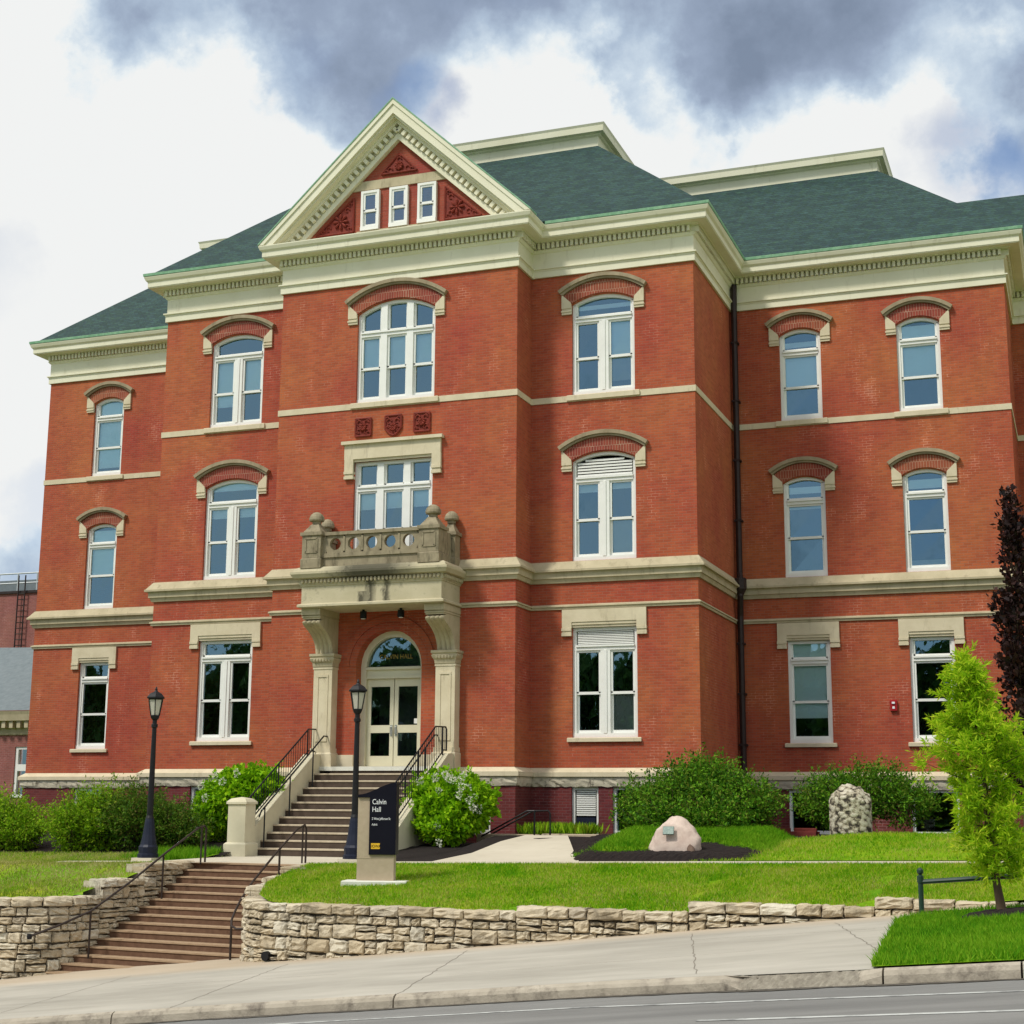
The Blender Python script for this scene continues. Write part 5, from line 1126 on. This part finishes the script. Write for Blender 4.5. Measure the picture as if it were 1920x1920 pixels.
# dark purple columnar tree by the right wing
t = thing('purple_tree', 'dark purple columnar tree at the right edge, before the wing', 'tree'); px_, py_ = 18.05, -.2
b = MB(); b.tube([(px_, py_, -2.2), (px_, py_, 2), (px_+.1, py_, 6.5)], [.12, .08, .02], 8); b.build('trunk', BARK, t)
Vs = []; br = MB()
for i in range(105):
    hh = .4+7.9*rng.random()**.9; a = rng.random()*6.28; R_ = float(np.interp(hh, [.4, 1.5, 3.5, 5, 6.5, 8.5], [.5, .8, .8, .62, .4, .1]))*(.45+.55*rng.random()); p0 = np.array([px_, py_, -2.0+hh]); tip = p0+np.array([math.cos(a)*R_, math.sin(a)*R_, .9])
    br.tube([tuple(p0), tuple(tip)], [.014, .004], 4); n = 60; u = .25+.75*rng.random((n, 1)); P = p0+(tip-p0)*u+rng.normal(size=(n, 3))*.09; Vs.append(leafquads(P, np.array([math.cos(a)*.5, math.sin(a)*.5, .8])+rng.normal(size=(n, 3))*.7, .15, .33))
npmesh('crown', np.concatenate(Vs), 4, F_PURP, t); br.build('branches', BARK, t)
# trees across the street, behind the photographer: they darken the ground floor panes
V = []
for i in range(26):
    x = -75+i*6+rng.normal()*1.2; y = -78+rng.normal()*4; n = 2400; d = rng.normal(size=(n, 3)); d /= np.linalg.norm(d, axis=1, keepdims=True); hh = 7.6+rng.random()*2.0
    P = np.array([x, y, 5.2+rng.normal()*.6])+d*np.array([4.4, 3.2, hh])*(.55+.45*rng.random((n, 1))); V.append(leafquads(P, d+rng.normal(size=(n, 3))*.8, 1.3, .38))
tag(npmesh('far_trees', np.concatenate(V), 4, F_FAR), 'row of leafy street trees across the road, mirrored in the windows', 'trees', kind='stuff')

# ------------------------------------------------------------------ grass
def grass(name, n, pts, hgt, wid, mat):
    V = np.empty((n, 3, 3)); a = rng.random(n)*6.283; h = hgt*(.55+.9*rng.random(n)); w = wid*(.7+.6*rng.random(n)); lean = rng.normal(size=(n, 2))*h[:, None]*.45
    V[:, 0] = pts+np.stack([np.cos(a)*w, np.sin(a)*w, np.full(n, -.01)], 1); V[:, 1] = pts-np.stack([np.cos(a)*w, np.sin(a)*w, np.full(n, .01)], 1); V[:, 2] = pts+np.stack([lean[:, 0], lean[:, 1], h], 1)
    return npmesh(name, V.reshape(-1, 3), 3, mat)
def scatter(n, x0, x1, y0, y1, h, keep=None):
    X = rng.uniform(x0, x1, n); Y = rng.uniform(y0, y1, n)
    if keep is not None: k = keep(X, Y); X, Y = X[k], Y[k]
    return np.array([(x, y, h(x, y)) for x, y in zip(X, Y)])
def clump(X, Y, f=.9): return np.sin(X*f*1.3+2*np.sin(Y*f))+np.sin(Y*f*2.1+X*.7*f)
def frontY(x): return np.interp(x, [1.7, 2.15, 2.6, 3.1, 3.9, 4.6, 60], [-8.6, -10.4, -11.8, -12.9, -13.75, -14.0, -14.02])
pts = scatter(130000, 2.0, 22, -14.0, -8.62, yard, lambda X, Y: (Y > -14.02) & (X > np.interp(Y, [-14.25, -14.05, -13.6, -13.0, -12.4, -11.5, -10.4, -9.2, -8.2], [5.4, 4.7, 3.75, 3.2, 2.92, 2.55, 2.3, 2.1, 2.0]))); tag(grass('lawn_grass', len(pts), pts, .05, .011, F_GRASS), 'short sunlit grass on the front lawn right of the stairs', 'grass', kind='stuff')
dry = scatter(16000, 2.2, 22, -14.0, -8.62, yard, lambda X, Y: (X > np.interp(Y, [-14.05, -13.6, -13.0, -12.4, -11.5, -10.4, -8.2], [4.7, 3.75, 3.2, 2.92, 2.55, 2.3, 2.0])) & (clump(X, Y) > .6)); tag(grass('dry_grass', len(dry), dry, .05, .010, F_GRASSY), 'paler drying tufts mixed into the front lawn', 'grass', kind='stuff')
lx = lambda y: np.interp(y, [-13.4, -13.2, -12.9, -12.4, -11.5, -10.3, -9.3, -7.9], [-5.05, -3.55, -2.75, -2.35, -2.1, -1.9, -1.8, -2.4])
pts = scatter(46000, -11, -1.8, -13.2, -5.3, yard, lambda X, Y: (X < lx(Y)) & ((Y < -8.1) | (Y > -7.5) & (X < -3.9) | (X < -5.6))); tag(grass('left_grass', len(pts), pts, .055, .011, F_GRASSY), 'patchy yellowing grass above the left stone wall', 'grass', kind='stuff')
pts = scatter(22000, -11, -2.2, -13.2, -5.3, yard, lambda X, Y: (X < lx(Y)) & ((clump(X, Y) > 1.0) | (Y > -7.4)) & ((Y < -8.1) | (Y > -7.5) & (X < -3.9) | (X < -5.6))); tag(grass('left_green_grass', len(pts), pts, .06, .011, F_GRASS), 'greener clumps of grass above the left stone wall', 'grass', kind='stuff')
def gridsample(P, n):
    A = np.array(P); r, c, _ = A.shape; i = rng.random(n)*(r-1.001); j = rng.random(n)*(c-1.001); i0 = i.astype(int); j0 = j.astype(int); u = (i-i0)[:, None]; v = (j-j0)[:, None]
    return A[i0, j0]*(1-u)*(1-v)+A[i0+1, j0]*u*(1-v)+A[i0, j0+1]*(1-u)*v+A[i0+1, j0+1]*u*v
pts = gridsample(PM1, 26000); tag(grass('mound_grass', len(pts), pts, .09, .012, F_GRASSD), 'lush grass mound round the boulder', 'grass', kind='stuff')
pts = gridsample(PM2, 60000); pts = pts[pts[:, 0] < 23]; tag(grass('bank_grass', len(pts), pts, .055, .011, F_GRASS), 'mown grass bank below the fossil stone', 'grass', kind='stuff')
pts = scatter(2500, -4.6, -2.5, -6.6, -4.9, lambda x, y: yard(x, y)); tag(grass('border_grass', len(pts), pts, .16, .013, F_GRASSD), 'small tuft of bright grass beside the left street lamp', 'grass', kind='stuff')
# parkway strip on the street side of the walk
def pkz(x, y): return swz(x, y)+.015+.05*min(1, (x-16.4)/.6)*min(1, max(0, (y-curbY(x)-.17)/.4))*min(1, max(0, (-15.3-y)/.4))
def pkx(y): return np.interp(y, [-23.2, -22.6, -16, -15.4, -15.2], [17.05, 16.98, 16.52, 16.75, 17.3])
b = MB(); b.grid([[(pkx(y)+(45-pkx(y))*t**2.2, y if y > -22.7 else curbY(pkx(y)+(45-pkx(y))*t**2.2)+.18, 0) for t in np.linspace(0, 1, 40)] for y in np.concatenate([[-22.8], np.linspace(-22.6, -15.2, 20)])])
b.v = [(x, y, swz(x, y)+.03) for x, y, z in b.v]; tag(b.build('parkway', TURF, smooth=True), None, None, kind='structure')
pts = scatter(60000, 16.5, 21.5, -23.4, -15.2, lambda x, y: swz(x, y)+.03, lambda X, Y: (X > pkx(Y)) & (Y > np.array([curbY(x)+.2 for x in X])) & (((X-tx-.1)**2+(Y-ty)**2) > .55)); tag(grass('parkway_grass', len(pts), pts, .085, .011, F_GRASSD), 'deep green grass of the parkway strip beside the kerb', 'grass', kind='stuff')
# ------------------------------------------------------------------ small things
t = thing('pipe_barrier', 'low dark green pipe barrier with a ball topped post on the parkway', 'barrier'); z0 = swz(16.85, -15.25)
b = MB(); b.lathe(16.85, -15.25, [(.045, z0-.2), (.042, z0+.55), (.055, z0+.56), (.055, z0+.66), (.03, z0+.68), (.03, z0+.69), (.055, z0+.72), (.055, z0+.76), (.02, z0+.80)], 10); b.build('post', GREENP, t)
z1 = swz(20.3, -15.25); b = MB(); b.lathe(20.3, -15.25, [(.045, z1-.2), (.042, z1+.55), (.055, z1+.56), (.055, z1+.66), (.03, z1+.68), (.055, z1+.72), (.02, z1+.80)], 10); b.build('post', GREENP, t)
b = MB(); b.tube([(16.85, -15.25, z0+.57), (20.3, -15.25, z1+.5)], .04, 8); b.build('rail', GREENP, t)
t = thing('basement_railing', 'dark pipe railing by the basement steps against the dark brick', 'railing'); b = MB()
for dy in (0, .5): b.tube([(3.8, -1.9+dy, -2.05+.1), (5.1, -1.9+dy, -1.27), (5.15, -1.9+dy, -1.25), (5.35, -1.9+dy, -1.25)], .024, 6)
b.tube([(5.1, -1.65, -1.26), (5.75, -1.9, -1.24), (5.8, -1.9, -1.32), (5.8, -1.9, -2.1)], .024, 6); b.build('rail', BLACK, t)
b = MB(); b.tube([(5.35, -1.9, -2.2), (5.35, -1.9, -1.25)], .026, 6); b.build('post', BLACK, t)
b = MB(); b.cbox(3.6, 5.35, -1.75, -1.45, -2.3, -1.88, .02); b.cbox(5.45, 7.1, -1.6, -1.35, -2.3, -1.86, .02); tag(b.build('stone_ledge', SIGNT), 'low brown stone ledge holding the planting by the basement wall', 'ledge')
t = thing('timber_stack', 'low dark red timbers lying between the big shrub and the fossil stone', 'timber'); 
for i, (x0, x1, y, z) in enumerate(((11.2, 12.7, -.25, -1.78), (11.25, 12.75, -.05, -1.78), (11.2, 12.0, -.15, -1.69), (12.1, 12.7, -.12, -1.69))): b = MB(); b.cbox(x0, x1, y-.07, y+.07, z-.08, z+.04, .01); b.build('timber', REDW, t)
# ------------------------------------------------------------------ buildings beyond the left wing
n1 = thing('low_brick_building', 'low old brick building with grey hip roof and bracketed cornice at the left edge', 'building'); Yn = 17.0; xr_ = -22
b = MB(); wall(b, -50, xr_, Yn, -3, 2.3, [dict(x0=-26.75, x1=-25.2, zb=-.72, zs=1.45, rise=0)]); b.quad((xr_, Yn, -3), (xr_, 40, -3), (xr_, 40, 2.3), (xr_, Yn, 2.3)); b.build('wall', BRICKN, n1)
b = MB(); b.sweep([(-50, Yn), (xr_, Yn), (xr_, 40)], [(0, 1.98), (.08, 2.0), (.10, 2.25), (.3, 2.6), (.5, 2.62), (.55, 2.9), (.6, 3.05), (0, 3.1)])
b.build('cornice', STONE, n1)
b = MB(); 
for i in range(24): x = -34+i*.42; b.box(x, x+.2, Yn-.42, Yn-.08, 2.3, 2.6)
b.build('bracket_row', STONE, n1)
b = MB(); b.quad((-50, Yn-.6, 3.08), (xr_+.6, Yn-.6, 3.08), (xr_-5.4, Yn+5.4, 6.6), (-50, Yn+5.4, 7.2)); b.quad((xr_+.6, Yn-.6, 3.08), (xr_+.6, 40, 3.08), (xr_-5.4, 34, 6.6), (xr_-5.4, Yn+5.4, 6.6)); b.build('roof', SLATEG, n1)
b = MB(); b.box(-26.75, -26.6, Yn+.05, Yn+.2, -.72, 1.45); b.box(-25.35, -25.2, Yn+.05, Yn+.2, -.72, 1.45); b.box(-26.05, -25.9, Yn+.05, Yn+.2, -.72, 1.45); b.box(-26.6, -25.35, Yn+.03, Yn+.2, .35, .65); b.box(-26.6, -25.35, Yn+.05, Yn+.2, 1.33, 1.45); b.box(-26.8, -25.15, Yn-.05, Yn+.15, -.85, -.72); wn = b.build('window', WHITE, n1)
b = MB(); b.quad((-26.6, Yn+.17, -.72), (-25.35, Yn+.17, -.72), (-25.35, Yn+.17, 1.4), (-26.6, Yn+.17, 1.4)); b.build('pane', GLASS, wn); b = MB(); b.box(-27, -25, Yn+.9, Yn+1, -1, 2); b.build('interior', ROOM, n1)
n2 = thing('brick_block', 'plain tall brick block with a roof rail and ladder rising behind the low building', 'building'); Yt = 28.0
b = MB(); b.box(-60, -30, Yt, Yt+12, -3, 10.42); b.build('wall', BRICKN, n2)
b = MB(); b.box(-60.1, -29.9, Yt-.1, Yt+12.1, 10.42, 10.56); b.build('coping', PIPE, n2)
RAILW = simple('galvanised_rail', (.42, .45, .46), (.5, .53, .54), 3, .5, 0, metal=.3)
b = MB()
for z in (11.05, 11.6): b.tube([(-60, Yt+.3, z), (-30.2, Yt+.3, z)], .045, 5)
for x in np.arange(-44, -30, 1.3): b.tube([(x, Yt+.3, 10.5), (x, Yt+.3, 11.6)], .045, 5)
b.build('roof_rail', RAILW, n2)
b = MB()
for x in (-35.75, -35.3): b.tube([(x, Yt-.2, 6.0), (x, Yt-.2, 11.4)], .04, 5)
for z in np.arange(6.2, 10.6, .32): b.tube([(-35.75, Yt-.2, z), (-35.3, Yt-.2, z)], .025, 4)
b.build('ladder', PIPE, n2)
b = MB(); b.box(-44, -36.4, Yt+3, Yt+8, 10.5, 11.7); b.build('plant_house', SLATEG, n2)
